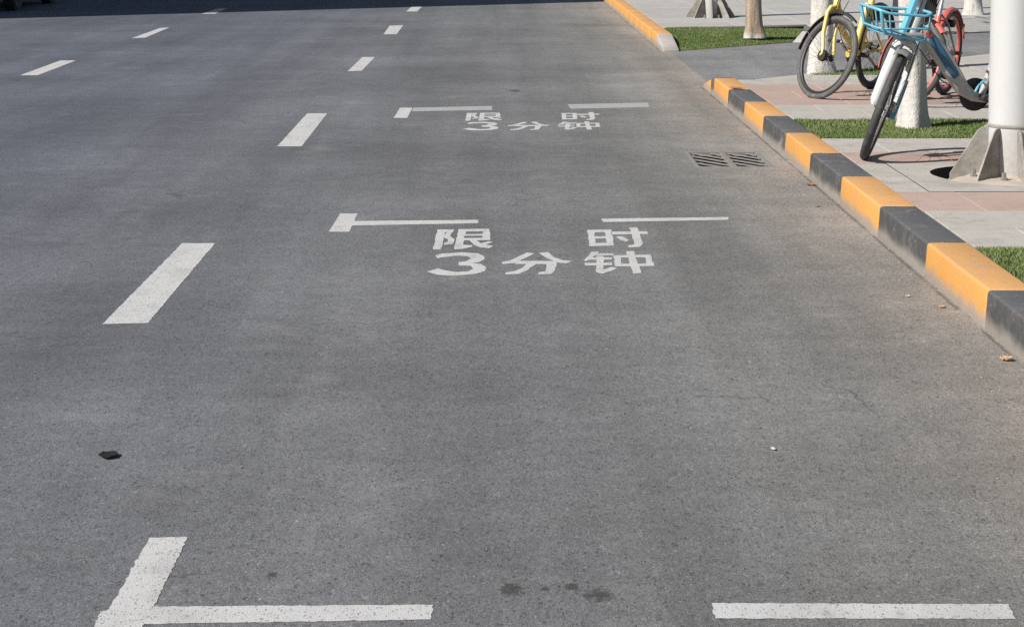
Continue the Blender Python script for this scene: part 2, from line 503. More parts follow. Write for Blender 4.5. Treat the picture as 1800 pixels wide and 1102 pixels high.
# ------------------------------------------------------------------ painted markings (parts of the road)
def wob(p, q, n, amp):
    """points from p towards q (q left out) with a slightly ragged edge"""
    p = Vector(p[:2]); q = Vector(q[:2]); d = q - p
    nr = Vector((-d.y, d.x)).normalized()
    return [p + d * (i / n) + (nr * random.uniform(-amp, amp) if i else Vector((0, 0))) for i in range(n)]
def marking(name, corners, mat, label=None, z=0.0012, amp=0.0028):
    pts = []
    for i in range(len(corners)):
        p, q = corners[i], corners[(i + 1) % len(corners)]
        n = max(2, int((Vector(q[:2]) - Vector(p[:2])).length / 0.014))
        pts += wob(p, q, n, amp)
    me = bpy.data.meshes.new(name)
    bm = bmesh.new()
    f = bm.faces.new([bm.verts.new((p.x, p.y, z)) for p in pts])
    bm.normal_update()
    if f.normal.z < 0: f.normal_flip()
    bmesh.ops.triangulate(bm, faces=[f])
    bm.to_mesh(me); bm.free()
    me.materials.append(mat)
    o = link(name, me, road)
    if label: o['label'] = label
    return o
def px(*pts): return [ground(u, v) for u, v in pts]

LANE = -0.918 * CAM_H
dash_px = [((180, 570), (260, 568), (378, 428), (320, 428)), ((487, 258), (530, 258), (575, 200), (540, 200)),
           ((611, 126), (636, 125), (659, 101), (637, 101)), ((674, 61), (697, 61), (709, 45), (685, 46)),
           ((714, 21), (733, 21), (742, 12), (724, 12))]
for q in dash_px: marking('lane_dash', px(*q), M['paint'])
for q in (((35, 133), (66, 133), (134, 107), (106, 107)), ((231, 68), (255, 67), (298, 49), (281, 50)), ((355, 25), (378, 25), (400, 15), (383, 16))):
    marking('lane_dash', px(*q), M['paint'])
for k in range(1, 4):                                          # the two dashed lines run on up the road
    for x0, y0 in ((LANE, 32.6), (-4.46, 31.3)):
        y = y0 + 5.9 * k
        marking('lane_dash', [(x0 - .08, y), (x0 + .08, y), (x0 + .08, y + 2), (x0 - .08, y + 2)], M['paint'])
P = M['paint']
marking('bay_line', px((262, 945), (330, 944), (271, 1066), (762, 1063), (757, 1089), (253, 1097), (240, 1120), (160, 1120), (176, 1075), (192, 1071)), P, 'worn corner bracket of the empty parking bay')
marking('bay_line', px((1251, 1060), (1773, 1062), (1786, 1088), (1257, 1087)), P, 'straight bay line crossing the empty road foreground')
marking('bay_line', px((598, 376), (629, 376), (623, 389), (840, 387), (841, 393), (620, 397), (614, 408), (578, 408)), P, 'thin bay line with square end block')
marking('bay_line', px((1057, 385), (1281, 382), (1280, 387), (1060, 391)), P)
marking('bay_line', px((703, 190), (725, 190), (716, 208), (692, 208)), P)
marking('bay_line', px((727, 190), (865, 187), (865, 194), (723, 196.5)), M['paint_old'])
marking('bay_line', px((998, 184), (1140, 181), (1141, 189), (1003, 192)), M['paint_old'])

GLYPH = {
 '限': [[(120, 66), (178, 64), (148, 206), (88, 206)],
       [(120, 58), (246, 58), (214, 104), (248, 130), (236, 164), (168, 173), (172, 156), (196, 148), (200, 132), (160, 113), (192, 79), (120, 80)],
       [(276, 57), (334, 57), (302, 198), (246, 202)],
       [(276, 55), (500, 53), (502, 71), (276, 75)], [(320, 92), (460, 91), (460, 104), (318, 106)], [(318, 121), (505, 119), (508, 136), (316, 138)],
       [(452, 56), (503, 54), (512, 134), (454, 136)],
       [(244, 184), (300, 170), (376, 174), (382, 184), (304, 201), (244, 204)],
       [(352, 134), (402, 133), (444, 163), (536, 180), (502, 196), (440, 191), (388, 170)],
       [(500, 144), (530, 152), (462, 172), (438, 160)]],
 '3': [[(104, 250), (150, 236), (300, 226), (420, 234), (464, 254), (468, 276), (430, 297), (378, 304), (440, 312), (482, 336), (470, 364), (400, 385), (250, 399), (120, 391), (44, 368), (76, 358),
        (126, 344), (160, 355), (250, 371), (345, 366), (386, 346), (364, 326), (280, 323), (275, 299), (330, 292), (370, 272), (345, 255), (270, 251), (160, 262), (124, 270)]],
 '分': [[(775, 228), (838, 234), (760, 271), (690, 304), (602, 313), (594, 298), (660, 285), (720, 255)],
       [(868, 230), (935, 224), (980, 262), (1040, 284), (1112, 290), (1070, 308), (1000, 301), (930, 270)],
       [(694, 300), (702, 288), (1002, 290), (1000, 312), (690, 312)],
       [(780, 304), (852, 304), (790, 355), (720, 385), (625, 389), (619, 375), (690, 364), (745, 340)],
       [(930, 300), (1001, 299), (986, 360), (960, 385), (864, 389), (867, 372), (915, 364)]],
 '时': [[(1224, 64), (1276, 64), (1288, 180), (1240, 183)], [(1350, 64), (1401, 63), (1419, 175), (1366, 179)],
       [(1221, 61), (1402, 59), (1404, 77), (1224, 80)], [(1262, 109), (1366, 107), (1368, 124), (1264, 126)], [(1236, 159), (1415, 155), (1419, 176), (1242, 182)],
       [(1404, 74), (1666, 72), (1669, 92), (1408, 95)], [(1534, 44), (1592, 42), (1633, 164), (1610, 186), (1530, 191), (1521, 175), (1572, 168)],
       [(1434, 112), (1476, 107), (1531, 136), (1510, 149), (1470, 136)]],
 '钟': [[(1254, 222), (1312, 221), (1290, 246), (1216, 291), (1199, 285)], [(1258, 234), (1418, 233), (1420, 249), (1252, 251)],
       [(1240, 264), (1404, 263), (1404, 279), (1232, 281)], [(1204, 304), (1404, 302), (1406, 320), (1207, 323)],
       [(1290, 252), (1346, 252), (1342, 352), (1400, 334), (1446, 341), (1400, 363), (1330, 384), (1288, 370)],
       [(1509, 219), (1566, 217), (1621, 378), (1560, 383)], [(1416, 249), (1466, 249), (1481, 325), (1431, 329)], [(1644, 247), (1691, 246), (1719, 325), (1664, 329)],
       [(1416, 247), (1691, 244), (1694, 262), (1416, 266)], [(1430, 311), (1715, 308), (1719, 326), (1432, 330)]]}
def glyph_mesh(name, strokes):
    verts = []; faces = []
    for s in strokes:
        poly = [ground(740 + a * 0.23889, 390 + b * 0.2391) for a, b in s]
        if area2([(p.x, p.y) for p in poly]) < 0: poly.reverse()
        sub = []
        for i in range(len(poly)):
            p, q = poly[i], poly[(i + 1) % len(poly)]
            sub += wob(p, q, max(1, int((q - p).length / 0.05)), 0.003)
        faces.append(list(range(len(verts), len(verts) + len(sub))))
        verts += [Vector((p.x, p.y)) for p in sub]
    vo, eo, fo, ov, oe, of = delaunay_2d_cdt(verts, [], faces, 0, 1e-5)
    keep = [tuple(f) for f, src in zip(fo, of) if src]
    me = bpy.data.meshes.new(name)
    me.from_pydata([(p.x, p.y, 0.0012) for p in vo], [], keep)
    me.materials.append(M['paint'])
    bm = bmesh.new(); bm.from_mesh(me)
    for f in bm.faces:
        f.normal_update()
        if f.normal.z < 0: f.normal_flip()
    bmesh.ops.delete(bm, geom=[v for v in bm.verts if not v.link_faces], context='VERTS')
    bm.to_mesh(me); bm.free()
    return me
words = {'限': 'limit', '3': 'three', '分': 'minute', '时': 'time', '钟': 'clock'}
DY_BAY = ground(1000, 187).y - ground(1000, 388).y
for ch, strokes in GLYPH.items():
    me = glyph_mesh('painted_character', strokes)
    o = link('painted_character', me, road)
    o2 = link('painted_character', me, road)                 # the same stencil in the next bay
    o2.location = (0.045, DY_BAY - 0.27, 0)

# ------------------------------------------------------------------ drain grate in the road
gx0, gx1, gy0, gy1 = GR
grate = empty('drain_grate', ((gx0 + gx1) / 2, (gy0 + gy1) / 2, 0))
tag(grate, 'rusty iron drain grate with slanted bars set in the road by the kerb', 'drain grate')
w2, l2 = (gx1 - gx0) / 2, (gy1 - gy0) / 2
pit = MB().add([(-w2, -l2, -.004), (w2, -l2, -.004), (w2, l2, -.004), (-w2, l2, -.004), (-w2, -l2, -.35), (w2, -l2, -.35), (w2, l2, -.35), (-w2, l2, -.35)],
               [(0, 1, 5, 4), (1, 2, 6, 5), (2, 3, 7, 6), (3, 0, 4, 7), (4, 5, 6, 7)])
pit.build('pit', M['pit'], grate, fix=False)
fr = MB()
for sgn in (-1, 1):
    fr.box((sgn * (w2 - .012), 0, -.012), (.022, 2 * l2 + .012, .03)); fr.box((0, sgn * (l2 - .012), -.013), (2 * w2 + .01, .022, .03))
fr.build('frame', M['iron'], grate, bevel=.002)
MB().box((0, 0, -.011), (.032, 2 * l2 - .02, .026)).build('divider', M['iron'], grate, bevel=.002)
for sgn in (-1, 1):
    xa, xb = (-w2 + .027, -.016) if sgn < 0 else (.016, w2 - .027)
    n = 6
    for k in range(n):
        yc = -l2 - .13 + (k + .5) * (2 * l2 + .26) / n
        dyb = .30
        poly = [(xa, yc + dyb / 2 - .015), (xa, yc + dyb / 2 + .015), (xb, yc - dyb / 2 + .015), (xb, yc - dyb / 2 - .015)]
        for (a, b, c) in ((0, 1, l2 - .028), (0, -1, l2 - .028)): poly = clip_poly(poly, a, b, c) if poly else poly
        if len(poly) < 3: continue
        MB().prism([(x, y, -.011) for x, y in poly], (0, 0, .006)).build('bar', M['iron'], grate)

# ------------------------------------------------------------------ kerbs, laid block by block
def kerb_block(parent, y0, y1, mat, z0=KTOP, z1=KTOP, label=None):
    j = lambda a: random.uniform(-a, a)
    g_ = 0.0035
    off = j(.004); zz = j(.0025)
    y0 += g_; y1 -= g_
    vs = []
    for y, zt in ((y0, z0 + zz), (y1, z1 + zz)):
        yaw = j(.002)
        vs += [(KX0 - .012 + off + yaw, y, -.03), (KX0 + off + yaw, y, zt), (KX1 + off * .3, y, zt - .001), (KX1 + off * .3, y, -.03)]
    m = MB().add(vs, [(0, 1, 2, 3), (7, 6, 5, 4), (0, 4, 5, 1), (1, 5, 6, 2), (2, 6, 7, 3), (3, 7, 4, 0)])
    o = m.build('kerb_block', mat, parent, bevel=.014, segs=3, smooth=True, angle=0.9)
    if label: o['label'] = label
    return o
kerb = empty('kerb', (0, 0, 0)); tag(kerb, 'kerb of orange and dark grey painted blocks along the bicycle pavement', kind='structure')
Y0 = 7.23; STEP = 1.045
for k in range(-6, 9):
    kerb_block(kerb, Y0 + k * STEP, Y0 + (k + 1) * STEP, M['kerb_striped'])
ye = Y0 + 9 * STEP
kerb_block(kerb, ye, ye + .20, M['kerb_dark'], KTOP, KTOP - .01)
kerb_block(kerb, ye + .20, ye + .85, M['kerb_orange'], KTOP - .02, .03, 'sloped orange end block of the kerb')
kerb2 = empty('kerb', (0, 0, 0)); tag(kerb2, 'all orange kerb beyond the driveway with a bare concrete end', kind='structure')
kerb_block(kerb2, 21.9, 22.85, M['kerb_bare'], .03, KTOP, 'bare pale concrete end block sloping to the road')
for k in range(22):
    kerb_block(kerb2, 22.85 + k * STEP, 22.85 + (k + 1) * STEP, M['kerb_orange'])

# ------------------------------------------------------------------ pavements with single slabs
POLE = ground(1779, 309, PAVE); POLE.z = PAVE
POLE_FAR = ground(1249, 31, PAVE)
GRASS1 = [(2.005, 7.28), (6, 7.28), (6, 8.2), (2.005, 8.2)]
GRASS2 = [(2.005, 12.22), (6, 12.22), (6, 13.36), (2.005, 13.36)]
GRASS3 = [(2.72, 17.0), (3.55, 17.0), (3.55, 18.0), (2.72, 17.12)]
GRASS4 = [(2.005, 21.98), (3.62, 23.56), (3.86, 24.9), (2.005, 24.1)]

walk = tag(MB().add([(1.99, -30, PAVE - .02), (60, -30, PAVE - .02), (60, 16.86, PAVE - .02), (14, 29.5, PAVE - .02), (4.62, 19.3, PAVE - .02), (2.58, 17.06, PAVE - .02), (1.99, 16.86, PAVE - .02),
                     (1.99, 16.86, -.02), (2.58, 17.06, -.02), (4.62, 19.3, -.02), (14, 29.5, -.02)],
                    [(0, 1, 2, 3, 4, 5, 6), (6, 5, 8, 7), (5, 4, 9, 8), (4, 3, 10, 9)]).build('pavement', M['bed'], fix=False),
           'pale slab pavement with pink bands where the bicycles stand', kind='structure')
# cut the hole for the lamp post's footing into the bed
HOLE = (POLE.x - .02, POLE.y + .03, .41)
def slab(parent, poly, mat, top=PAVE, gap=.003):
    if len(poly) < 3 or abs(area2(poly)) < 0.004: return
    cx = sum(p[0] for p in poly) / len(poly); cy = sum(p[1] for p in poly) / len(poly)
    q = []
    for x, y in poly:
        dx, dy = x - cx, y - cy; L = math.hypot(dx, dy)
        q.append((dx * (1 - gap * 1.4 / L), dy * (1 - gap * 1.4 / L)))
    if area2(q) < 0: q.reverse()
    n = len(q); h = random.uniform(-.0022, .0022); tx = random.uniform(-.003, .003); ty = random.uniform(-.003, .003)
    vs = [(x, y, -.05) for x, y in q] + [(x, y, -.004 + h + tx * x + ty * y) for x, y in q] + [(x * (1 - .006), y * (1 - .006), h + tx * x + ty * y) for x, y in q]
    fs = [tuple(range(2 * n, 3 * n))]
    for k in range(n):
        k2 = (k + 1) % n
        fs += [(k, k2, n + k2, n + k), (n + k, n + k2, 2 * n + k2, 2 * n + k)]
    me = bpy.data.meshes.new('paving_slab'); me.from_pydata(vs, [], fs); me.materials.append(mat)
    o = link('paving_slab', me, parent); o.location = (cx, cy, top)
    return o
G_, K_ = M['slab'], M['slab_pink']
rows = [(5.2, 5.9, G_), (5.9, 6.6, K_), (6.6, 7.27, G_), (8.21, 8.7, G_), (8.7, 9.2, G_), (9.2, 9.85, K_), (9.85, 10.45, G_), (10.45, 11.0, G_), (11.0, 11.5, K_), (11.5, 12.21, G_),
        (13.37, 13.9, G_), (13.9, 14.4, G_), (14.4, 14.95, K_), (14.95, 15.5, K_), (15.5, 16.1, K_), (16.1, 16.6, G_), (16.6, 17.2, G_), (17.2, 17.8, G_), (17.8, 18.4, G_), (18.4, 19.0, G_), (19.0, 19.6, G_), (19.6, 20.2, G_), (20.2, 20.8, G_)]
PATCH = (POLE.x - .58, POLE.x + .58, 9.85, 11.0)
def cut_near(poly):
    # behind the skewed driveway edge: two half-planes (the outline is convex there)
    (ax, ay), (bx, by), (cx, cy) = NEAR_EDGE[0], NEAR_EDGE[1], NEAR_EDGE[2]
    out = clip_poly(poly, -(by - ay), (bx - ax), -(by - ay) * ax + (bx - ax) * ay) if max(p[0] for p in poly) <= bx + .01 else poly
    if len(out) >= 3 and max(p[0] for p in poly) > bx:
        out = clip_poly(out, -(cy - by), (cx - bx), -(cy - by) * bx + (cx - bx) * by)
    return out
for ri, (ya, yb, mat) in enumerate(rows):
    x = 2.008 - (0.28 if ri % 2 else 0.0)
    if ya > 16.5: x = 2.008
    xr = 6.0 if yb < 16.7 else 7.2
    while x < xr:
        w = 0.58 if x > 2.0 else 0.58
        a, b = max(x, 2.008), min(x + w, xr)
        polys = [[(a, ya), (b, ya), (b, yb), (a, yb)]]
        if PATCH[2] - .01 <= ya < PATCH[3] - .01:            # leave room for the lamp post's concrete footing
            np_ = []
            for p in polys:
                l = clip_poly(p, 1, 0, PATCH[0]); r_ = clip_poly(p, -1, 0, -PATCH[1])
                np_ += [q for q in (l, r_) if len(q) >= 3]
            polys = np_
        for p in polys:
            p = cut_near(p)
            if len(p) >= 3:
                # keep the slabs off the small grass patch
                if ya > 16.5 and inside(GRASS3, sum(q[0] for q in p) / len(p), sum(q[1] for q in p) / len(p)): continue
                slab(walk, p, mat)
        x += w
MB().add([(6.003, -30, PAVE - .003), (60, -30, PAVE - .003), (60, 16.6, PAVE - .003), (6.003, 16.6, PAVE - .003), (2.008, -30, PAVE - .003), (6.0, -30, PAVE - .003), (6.0, 5.195, PAVE - .003), (2.008, 5.195, PAVE - .003)],
         [(0, 1, 2, 3), (4, 5, 6, 7)]).build('paving_surface', M['slab'], walk, fix=False)
# concrete footing with a round hole, ring of quads from the square outline to the circle
hx, hy, hr = HOLE
N = 48
ring = MB(); vo = []; vi = []; vb = []
for k in range(N):
    a = 2 * math.pi * k / N
    c_, s_ = math.cos(a), math.sin(a)
    tx = ((PATCH[1] - hx) / c_ if c_ > 0 else (PATCH[0] - hx) / c_) if abs(c_) > 1e-9 else 1e9
    ty = ((PATCH[3] - hy) / s_ if s_ > 0 else (PATCH[2] - hy) / s_) if abs(s_) > 1e-9 else 1e9
    tt = min(tx, ty)
    rr = hr * (1 + .02 * math.sin(3 * a + 1) + random.uniform(-.006, .006))
    vo.append((hx + c_ * tt, hy + s_ * tt, PAVE + .001)); vi.append((hx + c_ * rr, hy + s_ * rr, PAVE + .001)); vb.append((hx + c_ * rr, hy + s_ * rr, PAVE - .12))
# snap nearest samples to the square's corners
for cxy in ((PATCH[0], PATCH[2]), (PATCH[0], PATCH[3]), (PATCH[1], PATCH[2]), (PATCH[1], PATCH[3])):
    i = min(range(N), key=lambda k: (vo[k][0] - cxy[0]) ** 2 + (vo[k][1] - cxy[1]) ** 2)
    vo[i] = (cxy[0], cxy[1], PAVE + .001)
fs = []
for k in range(N):
    k2 = (k + 1) % N
    fs += [(k, k2, N + k2, N + k), (N + k, N + k2, 2 * N + k2, 2 * N + k)]
fo_ = ring.add(vo + vi + vb, fs).build('concrete_footing', M['slab'], walk, fix=False)
fo_.data.materials.append(M['pit'])
for k, pl in enumerate(fo_.data.polygons): pl.material_index = k % 2
# bed without the part under the footing hole: rebuild as a ring of the same outline
bm = bmesh.new(); bm.from_mesh(walk.data)
for x in (PATCH[0] + .06, PATCH[1] - .06):
    bmesh.ops.bisect_plane(bm, geom=bm.verts[:] + bm.edges[:] + bm.faces[:], plane_co=(x, 0, 0), plane_no=(1, 0, 0))
for y in (PATCH[2] + .06, PATCH[3] - .06):
    bmesh.ops.bisect_plane(bm, geom=bm.verts[:] + bm.edges[:] + bm.faces[:], plane_co=(0, y, 0), plane_no=(0, 1, 0))
kill = [f for f in bm.faces if PATCH[0] + .06 < f.calc_center_median().x < PATCH[1] - .06 and PATCH[2] + .06 < f.calc_center_median().y < PATCH[3] - .06]
bmesh.ops.delete(bm, geom=kill, context='FACES')
bm.to_mesh(walk.data); bm.free()
# sand heaped in the hole around the post's foot
sm = MB(); rows_n, ang_n = 12, 40
vs = []
for i in range(rows_n + 1):
    r_ = .44 * i / rows_n
    for k in range(ang_n):
        a = 2 * math.pi * k / ang_n
        x = POLE.x + r_ * math.cos(a); y = POLE.y + r_ * math.sin(a)
        hgt = .012 * math.exp(-(r_ / .26) ** 2) + .016 * (noise.noise(Vector((x * 7, y * 7, 3))) ) * (1 if r_ < .45 else .3)
        away = max(0.0, min(1.0, (-(x - POLE.x) * .80 + (y - POLE.y) * .60 - .20) / .10))     # sunk to one side, where the hole shows
        z = PAVE + .004 + hgt - .11 * away - max(0, r_ - .40) * .25
        vs.append((x, y, z))
fs = [(i * ang_n + k, i * ang_n + (k + 1) % ang_n, (i + 1) * ang_n + (k + 1) % ang_n, (i + 1) * ang_n + k) for i in range(rows_n) for k in range(ang_n)]
so = sm.add(vs, fs).build('sand', M['sand'], None, smooth=True)
tag(so, 'pale sand heaped round the foot of the white post', 'sand', kind='stuff')

# far pavement beyond the driveway
FARZ = PAVE
walk2 = tag(MB().add([(1.99, 24.05, FARZ - .02), (3.86, 24.85, FARZ - .02), (3.64, 23.55, FARZ - .02), (14, 34.3, FARZ - .02), (60, 34.3, FARZ - .02), (60, 260, FARZ - .02), (1.99, 260, FARZ - .02),
                      (3.64, 23.55, -.02), (14, 34.3, -.02), (60, 34.3, -.02)], [(0, 1, 2, 3, 4, 5, 6), (3, 2, 7, 8), (4, 3, 8, 9)]).build('pavement', M['bed'], fix=False),
            'plain pale slab pavement beyond the driveway', kind='structure')
rp = MB().add([(3.64, 23.55, FARZ - .004), (14, 34.3, FARZ - .004), (14.36, 33.95, .006), (4.0, 23.2, .006), (3.5, 23.42, .006)], [(0, 1, 2, 3), (0, 3, 4)])
rp.build('dropped_edge', M['slab_far'], walk2, fix=False)
ax, ay = 3.64, 23.55; bx, by = 14.0, 34.3
for i in range(11):
    for j in range(15):
        x0 = 2.008 + i * .95; y0 = 23.4 + j * 1.0
        p = [(x0, y0), (x0 + .95, y0), (x0 + .95, y0 + 1.0), (x0, y0 + 1.0)]
        p = clip_poly(p, (by - ay), -(bx - ax), (by - ay) * ax - (bx - ax) * ay)
        if len(p) >= 3: p = clip_poly(p, (24.9 - 24.1) , -(3.86 - 2.0), (24.9 - 24.1) * 2.0 - (3.86 - 2.0) * 24.1) if p[0][0] < 3.8 else p
        if len(p) >= 3: slab(walk2, p, M['slab_far'], FARZ, .004)
rest = MB().add([(12.46, 32.7, FARZ - .002), (60, 34.4, FARZ - .002), (60, 260, FARZ - .002), (2.0, 260, FARZ - .002), (2.0, 38.4, FARZ - .002), (12.46, 38.4, FARZ - .002)], [(0, 1, 2, 3, 4, 5)])
rest.build('paving_surface', M['slab_far'], walk2, fix=False)
# pavement on the other side of the road
walk3 = MB().add([(-60, -30, .13), (-13, -30, .13), (-13, 260, .13), (-60, 260, .13), (-13, -30, -.02), (-13, 260, -.02)], [(0, 1, 2, 3), (1, 4, 5, 2)])
tag(walk3.build('pavement', M['slab_far'], fix=False), 'plain pavement on the far side of the road in front of the block', kind='structure')

# ------------------------------------------------------------------ grass strips
def grass_strip(poly, dens, zf, label, xlim=(0, 9)):
    x0 = min(p[0] for p in poly); x1 = min(max(p[0] for p in poly), xlim[1]); y0 = min(p[1] for p in poly); y1 = max(p[1] for p in poly)
    rg = random.Random(int(y0 * 100))
    soil = MB().add([(x, y, zf(x, y) - .006) for x, y in poly], [tuple(range(len(poly)))])
    nq = int(dens * (x1 - x0) * (y1 - y0))
    vs = []; fs = []
    for _ in range(nq):
        x = rg.uniform(x0, x1); y = rg.uniform(y0, y1)
        e = noise.noise(Vector((x * 9, y * 9, 1))) * .035
        if not inside(poly, x + e, y + e * .7): continue
        dn = noise.noise(Vector((x * 2.3, y * 2.3, 5)))
        if rg.random() < -dn * .5: continue
        h = rg.uniform(.010, .025) * (1 + .5 * dn); a = rg.uniform(0, 6.283); w = rg.uniform(.0025, .0045)
        lx, ly = rg.gauss(0, .45) * h, rg.gauss(0, .45) * h
        z = zf(x, y) - .008
        dx, dy = math.cos(a) * w, math.sin(a) * w
        b = len(vs)
        vs += [(x - dx, y - dy, z), (x + dx, y + dy, z), (x + lx, y + ly, z + h)]
        fs.append((b, b + 1, b + 2))
    o = MB().add(vs, fs).build('grass', M['grass'], None, fix=False)
    tag(o, label, 'grass', kind='stuff')
    s = soil.build('soil', M['soil'], o, fix=False)
    return o
flatz = lambda x, y: PAVE
grass_strip(GRASS1, 13000, flatz, 'short green grass strip behind the orange kerb block near the foreground', (0, 6))
grass_strip(GRASS2, 11000, flatz, 'short green grass strip around the white trunk by the blue bicycle', (0, 6))
grass_strip(GRASS3, 12000, lambda x, y: PAVE + .006, 'small grass patch around the trunk behind the yellow bicycle')
def z4(x, y):
    d = ((y - 21.98) - (x - 2.0) * .96) / 1.9
    return .012 + (PAVE - .012) * max(0, min(1, d))
grass_strip(GRASS4, 14000, z4, 'green grass patch beyond the driveway at the end of the orange kerb')

# ------------------------------------------------------------------ lamp posts with gusseted feet
t = NT('post_paint'); c = t.coords(); x_, y_, z_ = t.sep(c)
n1 = t.noise(c, 6, 6, 0.7); n2 = t.noise(c, 40, 4, 0.7); n5 = t.noise(t.coords((14, 14, .7)), 1, 4, 0.6)
low = t.rng(t.math('ADD', z_, t.math('MULTIPLY', n1, .35)), .18, .52, 1, 0)
cl = t.mix(t.rng(n5, .5, .75, 0, .25), (0.43, 0.435, 0.435), (0.37, 0.36, 0.345))
cl = t.mix(t.math('MULTIPLY', low, t.rng(n2, .35, .62, .35, .8)), cl, (0.33, 0.295, 0.255))
cl = t.mix(t.rng(n2, .66, .74, 0, .5), cl, (0.25, 0.2, 0.16))
M['post'] = t.set(cl, t.rng(n1, .3, .7, .32, .55), 0, .5)
t.bump(n2, .12, .004)
M['lamp_glass'] = flat_mat('lamp_lens', (0.55, 0.55, 0.52), 0.25)

t = NT('gusset_paint'); c = t.coords()
n1 = t.noise(c, 9, 6, 0.7); n2 = t.noise(c, 55, 4, 0.7)
cl = t.mix(t.rng(n1, .35, .65, 0, 1), (0.30, 0.285, 0.262), (0.20, 0.18, 0.158))
cl = t.mix(t.rng(n2, .58, .72, 0, .6), cl, (0.13, 0.105, 0.085))
M['gusset'] = t.set(cl, .7, 0, .3)
t.bump(n2, .2, .004)
def lamp_post(loc, label):
    r = empty('lamp_post', loc)
    tag(r, label, 'lamp post', 'white lamp posts along the pavement')
    MB().lathe([(.132, -.06), (.132, .0), (.130, .3), (.128, 1.0), (.075, 7.6), (.07, 7.65)], 40).build('shaft', M['post'], r, smooth=True)
    for k in range(8):
        a = R(223 + 45 * k)
        d = Vector((math.cos(a), math.sin(a), 0)); s = Vector((-d.y, d.x, 0))
        prof = [(.118, -.03), (.335, -.03), (.335, .012), (.19, .245), (.165, .265), (.118, .265)]
        poly = [d * p + s * -.006 + Vector((0, 0, z)) for p, z in prof]
        MB().prism(poly, s * .012).build('gusset', M['gusset'], r, bevel=.0015)
    MB().lathe([(.36, -.05), (.36, -.028)], 8).build('base_plate', M['post'], r)
    for k in range(8):
        a = R(223 + 22.5 + 45 * k); p = Vector((math.cos(a), math.sin(a), 0)) * .245
        bt_ = MB().lathe([(.02, -.03), (.02, .018), (.012, .02), (.012, .045)], 6, p).build('bolt', M['iron'], r)
    MB().lathe([(.1345, .268), (.1365, .272), (.1365, .281), (.1345, .285)], 40, cap=False).build('weld_collar', M['gusset'], r, smooth=True)
    arm = MB().tube([(0, 0, 7.3), (-.4, 0, 7.75), (-1.0, 0, 8.0), (-1.7, 0, 8.08)], [.045, .042, .038, .035], 12).build('arm', M['post'], r, smooth=True)
    head = MB().lathe([(.02, -.35), (.1, -.32), (.14, 0), (.1, .32), (.02, .36)], 20)
    head.xform(Matrix.Translation((-1.95, 0, 8.09)) @ Matrix.Rotation(R(90), 4, 'Y') @ Matrix.Scale(.45, 4, (1, 0, 0)))
    ho = head.build('lamp_head', M['post'], r, smooth=True)
    MB().box((-1.95, 0, 8.03), (.45, .18, .03)).build('lens', M['lamp_glass'], ho, bevel=.01)
    return r
lamp_post((POLE.x, POLE.y, PAVE), 'thick white lamp post with gusset plates beside the blue bicycle')
lamp_post((POLE_FAR.x, POLE_FAR.y, PAVE), 'white lamp post with gusset plates standing beyond the driveway')

# ------------------------------------------------------------------ trees
t = NT('leaf'); geo = t.new('ShaderNodeNewGeometry')
nn = t.noise(geo.outputs['Position'], 3.0, 3)
M['leaf'] = t.set(t.mix(t.rng(nn, .35, .65, 0, 1), (0.05, 0.085, 0.02), (0.10, 0.13, 0.035)), 0.55, 0, 0.3)
def tree(loc, rad, lean, label, mat, seed, height=7.0):
    rg = random.Random(seed)
    r = empty('street_tree', loc)
    tag(r, label, 'tree', 'street trees on the pavement')
    vs = []; fs = []; n = 28; m = 40
    def axis(z): return Vector((lean[0] * z + .02 * math.sin(z * 1.3 + seed), lean[1] * z + .02 * math.cos(z * 1.1 + seed), z))
    top = 3.6
    for i in range(m):
        z = -.06 + (top + .06) * (i / (m - 1)) ** 1.25
        rr = rad * (1 - .10 * z) * (1 + .28 * math.exp(-max(z, 0) / .09))
        c = axis(z)
        for k in range(n):
            a = 2 * math.pi * k / n
            q = noise.noise(Vector((math.cos(a) * 1.3 + seed, math.sin(a) * 1.3, z * 1.4))) * .10 + noise.noise(Vector((math.cos(a) * 3 + seed, math.sin(a) * 3, z * 5))) * .05
            flare = .16 * math.exp(-max(z, 0) / .07) * math.sin(3 * a + seed)
            vs.append(c + Vector((math.cos(a), math.sin(a), 0)) * rr * (1 + q + flare))
    for i in range(m - 1):
        for k in range(n):
            k2 = (k + 1) % n
            fs.append((i * n + k, i * n + k2, (i + 1) * n + k2, (i + 1) * n + k))
    fs.append(tuple((m - 1) * n + k for k in range(n)))
    tr = MB().add(vs, fs).build('trunk', mat, r, smooth=True, angle=1.2)
    tips = []
    for b in range(6):
        a = b * 1.05 + rg.uniform(-.2, .2); el = rg.uniform(.75, 1.2)
        s = axis(top - .25 + .05 * b - (.05 if b else 0))
        L = rg.uniform(1.6, 2.4)
        pts = [s]
        for q in range(1, 6):
            f = q / 5
            pts.append(s + Vector((math.cos(a) * math.cos(el), math.sin(a) * math.cos(el), math.sin(el))) * L * f + Vector((rg.uniform(-.08, .08), rg.uniform(-.08, .08), .25 * f * f)))
        tips += pts[2:]
        MB().tube(pts, [.055, .048, .04, .032, .024, .012], 9).build('limb', mat, tr, smooth=True)
    lv = []; lf = []
    for _ in range(2600):
        c = rg.choice(tips) + Vector((rg.gauss(0, .38), rg.gauss(0, .38), rg.gauss(.1, .34)))
        if c.z < 3.7: continue
        u = Vector((rg.gauss(0, 1), rg.gauss(0, 1), rg.gauss(0, .6))).normalized(); w = u.orthogonal().normalized()
        w = (Matrix.Rotation(rg.uniform(0, 6.28), 3, u) @ w)
        s = rg.uniform(.05, .09)
        b = len(lv)
        lv += [c - u * s, c + w * s * .55, c + u * s, c - w * s * .55]
        lf.append((b, b + 1, b + 2, b + 3))
    MB().add(lv, lf).build('crown', M['leaf'], r, fix=False)
    return r
